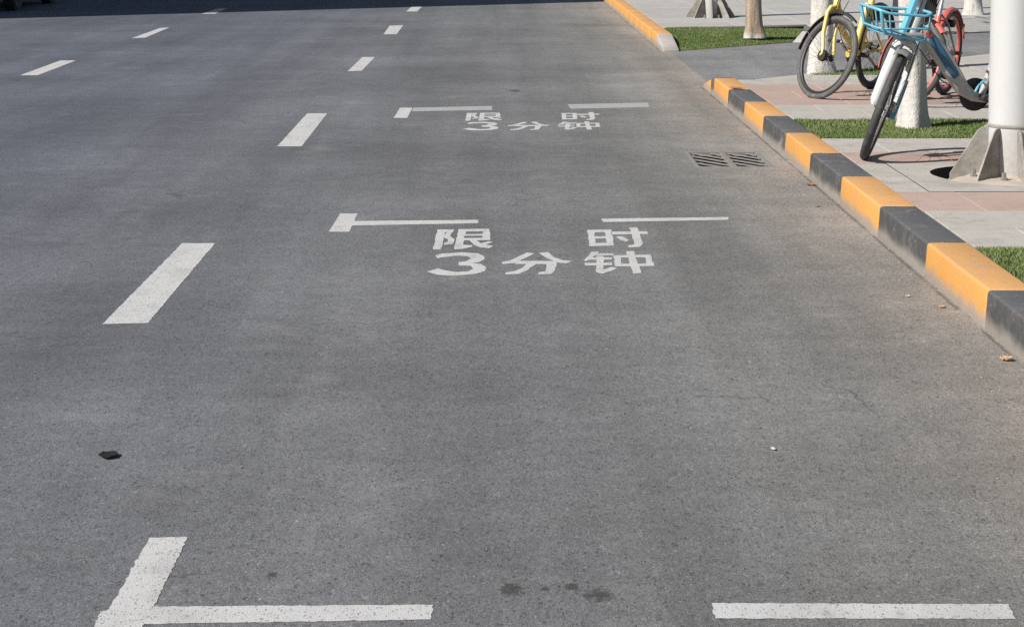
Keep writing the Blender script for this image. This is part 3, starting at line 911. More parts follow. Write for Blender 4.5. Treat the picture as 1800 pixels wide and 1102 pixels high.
M['bark_a'] = bark_mat('bark_limewashed', 1.35, 1.0)
M['bark_b'] = bark_mat('bark_limewash_faded', 1.35, 0.78)
M['bark_c'] = bark_mat('bark_limewash_gone', 0.03, 0.45)
T1 = ground(1605, 226, PAVE); T2 = ground(1441, 131, PAVE); T3 = ground(1326, 56, PAVE)
tree((T1.x, T1.y + .08, PAVE), .092, (-.03, 0), 'smooth white limewashed tree trunk behind the blue bicycle wheel', M['bark_a'], 1)
tree((T2.x, T2.y + .1, PAVE), .105, (.03, .0), 'patchy limewashed tree trunk behind the yellow bicycle', M['bark_b'], 2)
tree((T3.x, T3.y + .08, PAVE - .02), .10, (.005, 0), 'brown barked tree trunk on the grass patch beyond the driveway', M['bark_c'], 3)
tree((6.62, 27.3, PAVE), .12, (0, .01), 'pale limewashed tree trunk past the driveway behind the red bicycle', M['bark_b'], 4)

# ------------------------------------------------------------------ bicycles
M['rubber'] = paint_mat('tyre_rubber', (0.035, 0.034, 0.034), 0.75, 0, 0.7, (0.12, 0.11, 0.10), 22)
M['rubber_dusty'] = paint_mat('tyre_rubber_dusty', (0.075, 0.073, 0.072), 0.8, 0, 0.8, (0.2, 0.185, 0.17), 22)
M['black'] = paint_mat('black_plastic', (0.018, 0.018, 0.02), 0.5, 0, 0.35, (0.07, 0.065, 0.06))
M['steel'] = paint_mat('steel', (0.36, 0.36, 0.37), 0.5, 0.7, 0.4)
M['silver'] = paint_mat('silver_paint', (0.40, 0.39, 0.375), 0.38, 0.15, 0.35, (0.28, 0.25, 0.22))
M['white_fork'] = paint_mat('white_fork_paint', (0.52, 0.52, 0.515), 0.4, 0.0, 0.55, (0.27, 0.24, 0.21))
M['grey_paint'] = paint_mat('grey_paint', (0.24, 0.24, 0.245), 0.4, 0.1, 0.3)
M['yellow'] = paint_mat('yellow_paint', (0.62, 0.51, 0.13), 0.35, 0, 0.25, (0.4, 0.3, 0.12))
M['blue'] = paint_mat('light_blue_paint', (0.13, 0.40, 0.53), 0.35, 0, 0.2, (0.12, 0.25, 0.32))
M['blue_dark'] = paint_mat('battery_blue', (0.035, 0.115, 0.19), 0.4, 0, 0.3, (0.03, 0.06, 0.1))
M['red'] = paint_mat('orange_red_paint', (0.50, 0.115, 0.09), 0.38, 0, 0.25, (0.3, 0.12, 0.1))
M['red_lens'] = flat_mat('red_reflector', (0.6, 0.05, 0.04), 0.2)
M['amber'] = flat_mat('amber_reflector', (0.75, 0.35, 0.03), 0.2)

def wheel_parts(center, Rw, tyre_r, rim_mat, tyre_mat, spoke_n=28):
    """meshes of one wheel in the XZ plane"""
    c = Vector(center)
    def circ(r, n): return [c + Vector((r * math.cos(2 * math.pi * k / n), 0, r * math.sin(2 * math.pi * k / n))) for k in range(n)]
    ty = MB().tube(circ(Rw - tyre_r, 64), tyre_r, 12, closed=True, flat_axis=(0, 1, 0))
    rm_ = MB().tube(circ(Rw - 2 * tyre_r - .006, 64), .0145, 8, closed=True, flat_axis=(0, 1, 0))
    rm_.tube([c + Vector((0, -.05, 0)), c + Vector((0, .05, 0))], .02, 14)
    rm_.disc(c + Vector((0, .03, 0)), (0, 1, 0), .034, .004, 16); rm_.disc(c + Vector((0, -.03, 0)), (0, 1, 0), .034, .004, 16)
    sp = MB()
    for k in range(spoke_n):
        a = 2 * math.pi * k / spoke_n; s = 1 if k % 2 else -1; a2 = a + (.9 if (k // 2) % 2 else -.9)
        p = c + Vector((math.cos(a2) * .03, s * .03, math.sin(a2) * .03)); q = c + Vector((math.cos(a) * (Rw - 2 * tyre_r - .01), 0, math.sin(a) * (Rw - 2 * tyre_r - .01)))
        sp.tube([p, q], .0014, 4)
    return ty, rm_, sp
def arc(c, r, a0, a1, n=16):
    return [Vector(c) + Vector((r * math.cos(R(a0 + (a1 - a0) * k / n)), 0, r * math.sin(R(a0 + (a1 - a0) * k / n)))) for k in range(n + 1)]
def guard(c, r, a0, a1, w, n=18):
    """curved mudguard strip with a rounded cross-section"""
    mb = MB(); c = Vector(c); vs = []; cs = [(-1, -.016), (-.7, .0), (0, .007), (.7, .0), (1, -.016)]
    for lay in (0, .003):
        for k in range(n + 1):
            a = R(a0 + (a1 - a0) * k / n)
            for s, dr in cs:
                vs.append(c + Vector((math.cos(a) * (r + dr + lay), s * w, math.sin(a) * (r + dr + lay))))
    m = len(cs); off = (n + 1) * m; fs = []
    for k in range(n):
        for j in range(m - 1):
            q = (k * m + j, k * m + j + 1, (k + 1) * m + j + 1, (k + 1) * m + j)
            fs.append(q); fs.append(tuple(i + off for i in q)[::-1])
        fs.append((k * m, (k + 1) * m, (k + 1) * m + off, k * m + off))
        fs.append((k * m + m - 1, k * m + m - 1 + off, (k + 1) * m + m - 1 + off, (k + 1) * m + m - 1))
    return mb.add(vs, fs)
def prof_prism(center_pts, half, w):
    """swept flat beam: centre line in XZ with half heights, extruded in Y"""
    up = []; dn = []
    n = len(center_pts)
    for i, (x, z) in enumerate(center_pts):
        a = center_pts[max(i - 1, 0)]; b = center_pts[min(i + 1, n - 1)]
        tx, tz = b[0] - a[0], b[1] - a[1]; L = math.hypot(tx, tz); nx, nz = -tz / L, tx / L
        h = half[i] if hasattr(half, '__len__') else half
        up.append((x + nx * h, z + nz * h)); dn.append((x - nx * h, z - nz * h))
    ring_ = up + dn[::-1]
    return MB().prism([(x, -w, z) for x, z in ring_], (0, 2 * w, 0))

def bicycle(kind, contact, heading, steer, lean, label, Rw=.33, WB=1.06):
    root = empty('bicycle'); tag(root, label, 'bicycle', 'shared bicycles parked on the pavement')
    C = dict(yellow=dict(frame=M['yellow'], fork=M['yellow'], rim=M['black'], guard=M['black'], tyre_f=M['rubber_dusty']),
             blue=dict(frame=M['silver'], fork=M['white_fork'], rim=M['grey_paint'], guard=M['grey_paint'], tyre_f=M['rubber']),
             red=dict(frame=M['grey_paint'], fork=M['red'], rim=M['red'], guard=M['red'], tyre_f=M['rubber']))[kind]
    tr = .021 if kind != 'blue' else .025
    RC, FC = Vector((0, 0, Rw)), Vector((WB, 0, Rw))
    ha = R(70); ax_ = Vector((-math.cos(ha), 0, math.sin(ha))); perp = Vector((math.sin(ha), 0, math.cos(ha)))
    P0 = FC - perp * .05
    HL, HU, ST = P0 + ax_ * .41, P0 + ax_ * .54, P0 + ax_ * .70
    BB = {'yellow': Vector((.31, 0, .30)), 'red': Vector((.44, 0, .285)), 'blue': Vector((.41, 0, .355))}[kind]
    SM = Matrix.Translation(P0) @ Matrix.Rotation(steer, 4, ax_) @ Matrix.Translation(-P0)
    parts_front = []
    # --- wheels
    tyre_pts = {}
    for nm, c, front in (('wheel', FC, True), ('wheel', RC, False)):
        ty, rm_, sp = wheel_parts(c, Rw, tr, C['rim'], C['tyre_f'])
        if front:
            for q in (ty, rm_, sp): q.xform(SM)
        tyre_pts[front] = list(ty.v)
        wo_ = rm_.build('wheel', C['rim'], root, smooth=True)
        ty.build('tyre', C['tyre_f'] if front else M['rubber'], wo_, smooth=True)
        sp.build('spokes', M['steel'], wo_)
    # --- fork
    crown = P0 + ax_ * .375
    fk = MB()
    fr_ = {'yellow': .0145, 'blue': .019, 'red': .014}[kind]
    for s in (-1, 1):
        if kind == 'blue':
            fk.tube([crown + Vector((0, s * .03, .0)), crown + Vector((0, s * .052, -.015)), P0 + ax_ * .20 + Vector((.004, s * .056, 0)), FC + perp * -.012 + Vector((0, s * .056, .02)), FC + Vector((0, s * .056, -.012))], [.022, .032 if s < 0 else .017, .033 if s < 0 else .017, .030 if s < 0 else .015, .015 if s < 0 else .012], 12)
        else:
            fk.tube([crown + Vector((0, s * .02, .035)), crown + Vector((0, s * .05, .02)), crown + Vector((0, s * .058, -.03)), P0 + ax_ * .18 + Vector((.0, s * .056, 0)), FC + perp * -.02 + Vector((0, s * .054, .05)), FC + Vector((0, s * .054, -.008))], [fr_, fr_ * 1.1, fr_ * 1.1, fr_, fr_ * .9, fr_ * .7], 12)
    fk.tube([crown + Vector((0, 0, -.01)), HL + ax_ * .01], .021, 12)
    if kind == 'blue': fk.tube([crown + Vector((0, -.058, -.012)), crown + Vector((0, -.03, .018)), crown + Vector((0, .03, .018)), crown + Vector((0, .058, -.012))], .024, 12)
    fk.tube([FC + Vector((0, -.072, 0)), FC + Vector((0, .072, 0))], .008, 10)
    fk.xform(SM).build('fork', C['fork'], root, smooth=True)
    # --- front mudguard
    if kind == 'blue':
        fg = guard(FC, Rw + .016, 84, 128, .046).xform(SM).build('mudguard', M['grey_paint'], root, smooth=True)
        guard(FC, Rw + .013, 166, 210, .05).xform(SM @ Matrix.Translation((0, .022, 0))).build('mudguard_flap', M['blue'], fg, smooth=True)
        guard(FC, Rw + .014, 128, 150, .030).xform(SM).build('mudguard_bridge', M['white_fork'], fg, smooth=True)
    elif kind == 'yellow':
        guard(FC, Rw + .030, 72, 190, .024).xform(SM).build('mudguard', M['black'], root, smooth=True)
    else:
        guard(FC, Rw + .016, 60, 205, .028).xform(SM).build('mudguard', M['red'], root, smooth=True)
    # --- handlebar, stem, grips
    hb = MB().tube([HU, ST + ax_ * .12], .0135, 12)
    T_ = ST + ax_ * .14
    bar = [T_ + Vector((-.16, -.29, .06)), T_ + Vector((-.06, -.24, .05)), T_ + Vector((.03, -.09, .01)), T_ + Vector((.035, 0, 0)), T_ + Vector((.03, .09, .01)), T_ + Vector((-.06, .24, .05)), T_ + Vector((-.16, .29, .06))]
    hb.tube(bar, .0115, 10)
    ho = hb.xform(SM).build('handlebar', M['steel'] if kind != 'red' else M['black'], root, smooth=True)
    for e, i in ((bar[0], bar[1]), (bar[-1], bar[-2])):
        MB().tube([e + (e - i) * .12, e + (i - e) * .95], .017, 10).xform(SM).build('grip', M['black'], ho, smooth=True)
    # --- frame
    rearhub_l = [Vector((0, s * .062, Rw)) for s in (-1, 1)]
    seat_top = BB + Vector((-.155, 0, .43))
    if kind == 'blue':
        head = MB().tube([HL - ax_ * .03, HU + ax_ * .02], .032, 16)
        fo = head.build('frame', C['frame'], root, smooth=True)
        A = HU + Vector((-.035, 0, -.045)); B = BB + Vector((.11, 0, .045))
        cl_ = [(A.x, A.z), (A.x * .75 + B.x * .25, A.z * .75 + B.z * .25), ((A.x + B.x) / 2, (A.z + B.z) / 2), (A.x * .25 + B.x * .75, A.z * .25 + B.z * .75), (B.x, B.z),
               (BB.x + .045, BB.z + .0), (BB.x - .02, BB.z - .012), (BB.x - .12, BB.z - .01)]
        prof_prism(cl_, [.054, .051, .049, .047, .040, .029, .025, .022], .028).build('down_tube', C['frame'], fo, bevel=.014, segs=3, smooth=True)
        q = [(A.x * (1 - f) + B.x * f, A.z * (1 - f) + B.z * f) for f in (.16, .35, .55, .72, .80)]
        bt = prof_prism(q, [.025, .028, .028, .027, .022], .034).build('battery', M['blue_dark'], root, bevel=.008, segs=2, smooth=True)
        q = [(A.x * (1 - f) + B.x * f, A.z * (1 - f) + B.z * f) for f in (.06, .10, .14)]
        prof_prism(q, [.018, .022, .02], .036).build('reflector', M['red_lens'], root, bevel=.005, segs=2)
        st_ = MB().tube([BB + Vector((-.01, 0, .0)), seat_top], .021, 14)
        st_.tube([BB + Vector((-.1, 0, .10)), Vector((.12, 0, .40))], .016, 10)
        st_.build('seat_tube', C['frame'], fo, smooth=True)
        br = MB().tube([BB + Vector((.055, .05, .035)), BB + Vector((.035, .05, .075)), BB + Vector((-.01, .05, .11))], .008, 8)
        br.build('bracket', M['blue'], fo, smooth=True)
    elif kind == 'yellow':
        fm = MB().tube([HL - ax_ * .02, HU + ax_ * .02], .026, 14)
        fm.tube([HL + ax_ * .03, HL * .62 + BB * .38 + Vector((0, 0, -.06)), BB + Vector((.02, 0, .01))], .026, 14)
        fo = fm.build('frame', C['frame'], root, smooth=True)
        MB().tube([BB, seat_top], .027, 14).build('seat_tube', C['frame'], fo, smooth=True)
        MB().tube([BB + Vector((.085, 0, .02)), BB + Vector((-.08, 0, .40))], .026, 14).build('brace_tube', C['frame'], fo, smooth=True)
        ch = MB().tube([BB + Vector((.09, -.05, .0)), BB + Vector((-.05, -.055, .03)), RC + Vector((-.03, -.055, .02))], .018, 10, flat=1.6)
        ch.build('chain_guard', C['frame'], fo, smooth=True)
    else:
        fm = MB().tube([HL - ax_ * .02, HU + ax_ * .02], .024, 14)
        fm.tube([HL + ax_ * .02, HL * .55 + BB * .45 + Vector((0, 0, -.05)), BB], .021, 14)
        fo = fm.build('frame', C['frame'], root, smooth=True)
        MB().tube([BB, BB + Vector((-.125, 0, .35))], .022, 14).build('seat_tube', M['red'], fo, smooth=True)
        MB().tube([BB + Vector((-.11, 0, .31)), seat_top + Vector((0, 0, -.0))], .017, 14).build('seat_clamp', M['steel'], fo, smooth=True)
        MB().tube([HL + ax_ * .08, BB + Vector((-.08, 0, .24))], .017, 12).build('top_tube', M['silver'], fo, smooth=True)
    stays = MB()
    for s in (-1, 1):
        stays.tube([BB + Vector((-.01, s * .03, 0)), Vector((.25, s * .052, Rw - .02)), Vector((0, s * .062, Rw))], .0105, 10)
        stays.tube([BB + Vector((-.13, s * .012, .37)), Vector((.2, s * .045, Rw + .24)), Vector((0, s * .062, Rw))], .0085, 10)
    stays.tube([RC + Vector((0, -.075, 0)), RC + Vector((0, .075, 0))], .008, 10)
    stays.build('stays', C['frame'], fo, smooth=True)
    guard(RC, Rw + (.02 if kind != 'yellow' else .024), 20 if kind != 'yellow' else 50, 165 if kind == 'red' else 200, .030 if kind != 'yellow' else .025).build('mudguard', C['guard'], root, smooth=True)
    # --- drive
    cr = MB().disc(BB + Vector((0, -.058, 0)), (0, 1, 0), .085 if kind != 'blue' else .098, .012, 32)
    cr.tube([BB + Vector((0, -.09, 0)), BB + Vector((0, .09, 0))], .019, 12)
    co = cr.build('chainring', M['black'], root, smooth=True)
    ca = R(215 if kind != 'red' else 150)
    for s in (-1, 1):
        d = Vector((math.cos(ca), 0, math.sin(ca))) * (.165 * s)
        p = BB + Vector((0, s * .085, 0))
        ck = MB().tube([p, p + d + Vector((0, s * .015, 0))], [.014, .010], 10).build('crank', M['black'] if kind == 'blue' else M['steel'], co, smooth=True)
        MB().box(p + d + Vector((0, s * .065, 0)), (.085, .09, .022)).build('pedal', M['black'], co, bevel=.005)
    ch2 = MB()
    for s in (1, -1):
        ch2.tube([BB + Vector((0, -.058, s * .083)), RC + Vector((.0, -.05, s * .035))], .005, 6)
    ch2.build('chain', M['black'], co)
    # --- saddle and post
    sp_ = MB().tube([seat_top - Vector((-.02, 0, .06)), seat_top + Vector((-.055, 0, .15))], .0135, 12).build('seat_post', M['steel'], root, smooth=True)
    S = seat_top + Vector((-.06, 0, .17))
    sd = MB(); vs = []; ns = 12
    for i, (x, w, zt, zb) in enumerate([(.15, .012, .0, -.022), (.12, .026, .012, -.03), (.05, .034, .018, -.03), (-.03, .062, .022, -.034), (-.09, .092, .03, -.03), (-.125, .088, .03, -.022), (-.14, .06, .024, -.01)]):
        for k in range(ns):
            a = 2 * math.pi * k / ns
            vs.append(S + Vector((x, w * math.cos(a), zt * max(0, math.sin(a)) - zb * min(0, math.sin(a)))))
    fs = [(i * ns + k, i * ns + (k + 1) % ns, (i + 1) * ns + (k + 1) % ns, (i + 1) * ns + k) for i in range(6) for k in range(ns)]
    fs += [tuple(range(ns))[::-1], tuple(range(6 * ns, 7 * ns))]
    sd.add(vs, fs).build('saddle', M['black'], root, smooth=True, angle=1.2)
    # --- stand
    MB().tube([Vector((.02, .07, Rw - .03)), Vector((.10, .15, .10)), Vector((.13, .20, .012))], [.009, .009, .011], 8).build('kickstand', M['steel'] if kind != 'yellow' else M['black'], root, smooth=True)
    # --- extras
    if kind == 'blue':
        z0, z1 = .70, .865
        xb = HU.x - .03
        def loop(xa, xf, w, z, zf, rc, drop=0.0):
            pts = []
            for cxs, cys, a0 in ((xf - rc, w - rc, 0), (xa + rc, w - rc, 90), (xa + rc, -w + rc, 180), (xf - rc, -w + rc, 270)):
                for q in range(5):
                    a = R(a0 + 90 * q / 4)
                    x = cxs + rc * math.cos(a); y = cys + rc * math.sin(a)
                    f = (x - xa) / (xf - xa)
                    pts.append(Vector((x, y, z + (zf - z) * f - drop * math.sin(math.pi * min(1, max(0, f))))))
            return pts
        bk = MB()
        top = loop(xb, xb + .34, .155, z1 + .0, z1 + .03, .06, .03)
        mid = loop(xb, xb + .32, .145, z1 - .085, z1 - .08, .055)
        bot = loop(xb + .015, xb + .29, .125, z0, z0 + .055, .05)
        bo = MB().tube(top, .0085, 8, closed=True).build('basket', M['blue'], root, smooth=True)
        MB().tube(mid, .0055, 8, closed=True).build('wire', M['blue'], bo, smooth=True)
        MB().tube(bot, .0075, 8, closed=True).build('wire', M['blue'], bo, smooth=True)
        for i in (0, 2, 4, 7, 10, 13, 15, 17, 19):
            big = i in (2, 17)
            MB().tube([top[i], mid[i] * .9 + (top[i] + bot[i]) * .05, bot[i]], .011 if big else .0055, 8).build('rib', M['blue'], bo, smooth=True)
        fl = MB()
        for f in range(9):
            y = -.10 + .025 * f
            fl.tube([(xb + .02, y, z0 + .006), (xb + .285, y, z0 + .058)], .0042, 6)
        fl.build('basket_floor', M['blue'], bo)
        pl = MB().prism([HL + ax_ * a + perp * (.042) + Vector((0, -.024, 0)) for a in (-.02, .27)] + [HL + ax_ * a + perp * (.042) + Vector((0, .024, 0)) for a in (.27, -.02)], perp * .03)
        pl.build('basket_bracket', M['blue'], bo, bevel=.006, segs=2)
        MB().box((xb + .1, 0, z0 + .03), (.15, .17, .028)).build('lock_box', M['grey_paint'], root, bevel=.008)
        cable = MB().tube([HU + Vector((.0, .02, .05)), HU + Vector((.06, .06, -.06)), HL + Vector((.05, .06, -.04)), FC + Vector((-.03, .07, .15)), FC + Vector((-.01, .065, .03))], .0032, 6)
        cable.xform(SM).build('brake_cable', M['black'], root, smooth=True)
        brk = MB().disc(FC + Vector((0, .048, 0)), (0, 1, 0), .05, .012, 20).xform(SM).build('brake_drum', M['black'], root, smooth=True)
    if kind == 'red':
        z1 = .84; xb = HU.x + .02
        bo = MB().tube([(xb, -.15, z1), (xb + .28, -.13, z1 + .02), (xb + .28, .13, z1 + .02), (xb, .15, z1)], .007, 8, closed=True).build('basket', M['black'], root, smooth=True)
        for i in range(7):
            f = i / 6
            for s in (-1, 1):
                MB().tube([(xb + .28 * f, s * (.15 - .02 * f), z1 + .02 * f), (xb + .04 + .18 * f, s * .11, z1 - .17)], .0045, 6).build('rib', M['black'], bo)
        MB().box((xb + .13, 0, z1 - .175), (.23, .24, .012)).build('basket_floor', M['black'], bo, bevel=.003)
        MB().box((xb + .29, 0, z1 - .075), (.012, .24, .14)).build('basket_plate', M['black'], bo, bevel=.003)
        for s in (-1, 1): MB().box((xb + .14, s * .122, z1 - .08), (.25, .010, .15)).build('basket_plate', M['black'], bo, bevel=.003)
        MB().box((xb + .012, 0, z1 - .08), (.012, .24, .15)).build('basket_plate', M['black'], bo, bevel=.003)
        lk = MB().box(Vector((-.03, .0, Rw + .18)) + Vector((.12, 0, .06)), (.05, .13, .06)).build('wheel_lock', M['black'], root, bevel=.01, segs=2)
        MB().box((-.30, 0, Rw + .20), (.012, .06, .03)).build('reflector', M['amber'], root, bevel=.003)
        cs_ = MB().disc(FC + Vector((0, .045, 0)), (0, 1, 0), .055, .02, 20).xform(SM).build('brake_drum', M['steel'], root, smooth=True)
    if kind == 'yellow':
        MB().disc(FC + Vector((0, -.045, 0)), (0, 1, 0), .045, .03, 20).xform(SM).build('brake_drum', M['black'], root, smooth=True)
        gv = MB().tube([FC + Vector((0, s * .045, .0)) for s in (-1, 1)], .03, 14).xform(SM).build('hub', M['black'], root, smooth=True)
        lb = MB().box(Vector((.10, 0, Rw + .26)), (.07, .12, .07)).build('wheel_lock', M['black'], root, bevel=.012, segs=2)
        stf = MB()
        for s in (-1, 1):
            stf.tube([FC + Vector((0, s * .062, 0)), FC + Vector((math.cos(R(165)) * (Rw + .028), s * .022, math.sin(R(165)) * (Rw + .028)))], .002, 5)
        stf.xform(SM).build('mudguard_stay', M['steel'], root)
    if kind != 'blue':
        for s, sag in ((-1, .10), (1, .06)):
            MB().tube([T_ + Vector((-.02, s * .2, .04)), T_ + Vector((.10, s * .10, -.02)), HU + Vector((.09, s * .05, -sag * .3)), HL + Vector((.06, s * .035, -.02)), crown + Vector((.03, s * .045, -.03))], .0032, 6).xform(SM).build('brake_cable', M['black'], root, smooth=True)
    MB().tube([HL + Vector((-.02, -.035, .02)), HL * .5 + BB * .5 + Vector((0, -.04, -.075)), BB + Vector((.02, -.05, -.03)), RC + Vector((.02, -.075, 0))], .0032, 6).build('gear_cable', M['black'], root, smooth=True)
    # --- stand the bicycle up: lean, heading, both wheels on the ground, front tyre on its contact point
    pitch = 0.0
    base = Matrix.Rotation(heading, 4, 'Z')
    for _ in range(5):
        rot = base @ Matrix.Rotation(pitch, 4, 'Y') @ Matrix.Rotation(-lean, 4, 'X')
        zf = min((rot @ p).z for p in tyre_pts[True]); zr = min((rot @ p).z for p in tyre_pts[False])
        pitch += (zf - zr) / WB
    rot = base @ Matrix.Rotation(pitch, 4, 'Y') @ Matrix.Rotation(-lean, 4, 'X')
    low_ = min((rot @ p for p in tyre_pts[True]), key=lambda p: p.z)
    low_ = low_.copy()
    root.matrix_world = Matrix.Translation((contact.x - low_.x, contact.y - low_.y, contact.z - low_.z - .002)) @ rot
    return root

CB = ground(1521, 281, PAVE); CY = ground(1434, 174, PAVE); CR = ground(1588, 187, PAVE)
bicycle('blue', CB, R(194), R(60), R(5), 'bicycle with a light blue wire basket and blue frame panel beside the white post', Rw=.328)
bicycle('yellow', CY, R(235), R(63), R(6), 'yellow framed bicycle with black mudguards and a thin grey front tyre', Rw=.335, WB=1.0)
bicycle('red', CR, R(240), R(60), R(5), 'bicycle with orange red wheels and mudguards behind the white trunk', Rw=.33, WB=1.0)

# ------------------------------------------------------------------ car standing in the shade of the block
M['car'] = paint_mat('car_silver', (0.55, 0.56, 0.58), 0.3, 0.3, 0.15)
M['glass'] = flat_mat('car_glass', (0.02, 0.025, 0.03), 0.08, 0, 0.6)
M['lamp_red'] = flat_mat('tail_lamp', (0.45, 0.02, 0.02), 0.15)
M['lamp_clear'] = flat_mat('head_lamp', (0.7, 0.7, 0.72), 0.1)
M['plastic'] = flat_mat('bumper_plastic', (0.03, 0.03, 0.032), 0.7)
RW = ground(25, 18.5); FW = ground(96, 6.5)
car = empty('parked_car', (RW.x - .87 + .06, RW.y, 0)); tag(car, 'silver hatchback car standing in the dark shade across the road', 'car')
wb = 2.45
def loft(stations, mat, name, parent, **kw):
    vs = []; n = len(stations[0][1]); fs = []
    for y, ring_ in stations: vs += [(x, y, z) for x, z in ring_]
    for i in range(len(stations) - 1):
        for k in range(n):
            k2 = (k + 1) % n
            fs.append((i * n + k, i * n + k2, (i + 1) * n + k2, (i + 1) * n + k))
    fs += [tuple(range(n))[::-1], tuple(range((len(stations) - 1) * n, len(stations) * n))]
    return MB().add(vs, fs).build(name, mat, parent, **kw)
def sect(w, zb, zt): return [(-w * .92, zb), (-w, zb + .12), (-w, zt - .15), (-w * .93, zt), (w * .93, zt), (w, zt - .15), (w, zb + .12), (w * .92, zb)]
body = loft([(-.82, sect(.70, .34, .74)), (-.78, sect(.80, .25, .88)), (-.5, sect(.85, .22, .93)), (.6, sect(.865, .20, .94)), (1.7, sect(.865, .20, .93)), (2.3, sect(.86, .21, .87)), (2.9, sect(.82, .23, .78)), (3.2, sect(.72, .27, .66)), (3.26, sect(.62, .34, .58))],
            M['car'], 'body', car, smooth=True, angle=.7)
cab = loft([(-.72, [(-.66, .9), (-.6, .95), (.6, .95), (.66, .9)]), (-.45, [(-.76, .9), (-.58, 1.38), (.58, 1.38), (.76, .9)]), (.3, [(-.80, .9), (-.60, 1.46), (.60, 1.46), (.80, .9)]), (1.2, [(-.80, .9), (-.58, 1.42), (.58, 1.42), (.80, .9)]), (2.1, [(-.76, .9), (-.7, .93), (.7, .93), (.76, .9)])],
           M['glass'], 'windows', car, smooth=True, angle=.5)
loft([(-.5, [(-.57, 1.375), (-.5, 1.41), (.5, 1.41), (.57, 1.375)]), (.3, [(-.60, 1.455), (-.5, 1.49), (.5, 1.49), (.60, 1.455)]), (1.25, [(-.575, 1.415), (-.5, 1.44), (.5, 1.44), (.575, 1.415)])], M['car'], 'roof', car, smooth=True)
for s in (-1, 1):
    for nm, pts in (('pillar', [(s * .80, .28, .93), (s * .61, .28, 1.45)]), ('pillar', [(s * .77, 2.05, .93), (s * .585, 1.22, 1.43)]), ('pillar', [(s * .73, -.66, .93), (s * .585, -.45, 1.39)])):
        MB().tube(pts, .035, 8).build(nm, M['car'], car, smooth=True)
    MB().box((s * .91, 1.55, .98), (.12, .16, .11)).build('door_mirror', M['car'], car, bevel=.03, segs=2)
    MB().box((s * .66, -.795, .76), (.22, .05, .16)).build('tail_light', M['lamp_red'], car, bevel=.012)
    MB().box((s * .62, 3.12, .62), (.26, .16, .12)).build('headlight', M['lamp_clear'], car, bevel=.02)
    for y in (.55, 1.25): MB().box((s * .868, y, .80), (.02, .14, .025)).build('door_handle', M['car'], car, bevel=.006)
    for y in (0, wb):
        cw = Vector((s * .79, y, .305))
        whl = MB().disc(cw + Vector((s * .06, 0, 0)), (1, 0, 0), .20, .03, 20).build('wheel', M['steel'], car, smooth=True)
        pts = [cw + Vector((0, .235 * math.cos(2 * math.pi * k / 40), .235 * math.sin(2 * math.pi * k / 40))) for k in range(40)]
        ty = MB(); vs = []; prof = [(-.085, .20), (-.10, .24), (-.095, .285), (-.07, .305), (.07, .305), (.095, .285), (.10, .24), (.085, .20)]
        for k in range(40):
            a = 2 * math.pi * k / 40
            for dx, rr in prof: vs.append(cw + Vector((dx, rr * math.cos(a), rr * math.sin(a))))
        fs = [(k * 8 + j, k * 8 + (j + 1) % 8, ((k + 1) % 40) * 8 + (j + 1) % 8, ((k + 1) % 40) * 8 + j) for k in range(40) for j in range(8)]
        ty.add(vs, fs).build('tyre', M['rubber'], whl, smooth=True)
        MB().disc(Vector((s * .80, y, .34)), (1, 0, 0), .36, .14, 28).build('wheel_arch', M['plastic'], car, smooth=True)
MB().box((0, -.80, .42), (1.3, .06, .16)).build('bumper', M['plastic'], car, bevel=.03, segs=2)
MB().box((0, 3.2, .40), (1.2, .06, .14)).build('bumper', M['plastic'], car, bevel=.03, segs=2)

# ------------------------------------------------------------------ block that throws the shade over the far road
M['wall'] = slab_mat('render_wall', (0.42, 0.38, 0.33))
M['frame'] = flat_mat('window_frame', (0.5, 0.5, 0.5), 0.5)
M['pane'] = flat_mat('window_pane', (0.03, 0.035, 0.045), 0.08, 0, 0.6)
bx0, by0, bw, bl, bh = -16.0, 23.75, 14.0, 44.0, 25.0
blk = empty('apartment_block', (bx0, by0, .13)); tag(blk, 'beige apartment block across the road that shades the far road', 'building')
MB().box((-bw / 2, bl / 2, bh / 2), (bw, bl, bh)).build('wall', M['wall'], blk)
rf = MB().box((-bw / 2, bl / 2, bh + .15), (bw + .02, bl + .02, .3)).build('roof', M['wall'], blk)
wf = MB()
for s in (-1, 1): wf.box((0, s * .75, 0), (.09, .08, 1.58)); wf.box((0, 0, s * .75), (.088, 1.42, .08))
wf.box((0, 0, 0), (.08, .06, 1.42))
wfm = wf.mesh('window', M['frame']); pnm = MB().box((-.02, 0, 0), (.05, 1.5, 1.5)).mesh('pane', M['pane'])
for fl in range(7):
    for k in range(12):
        w_ = link('window', wfm, blk); w_.location = (.012, 2.2 + k * 3.6, 2.4 + fl * 3.3); p_ = link('pane', pnm, w_)
    for k in range(4):
        w_ = link('window', wfm, blk); w_.location = (-2.0 - k * 3.3, -.012, 2.4 + fl * 3.3); w_.rotation_euler = (0, 0, R(-90)); p_ = link('pane', pnm, w_)

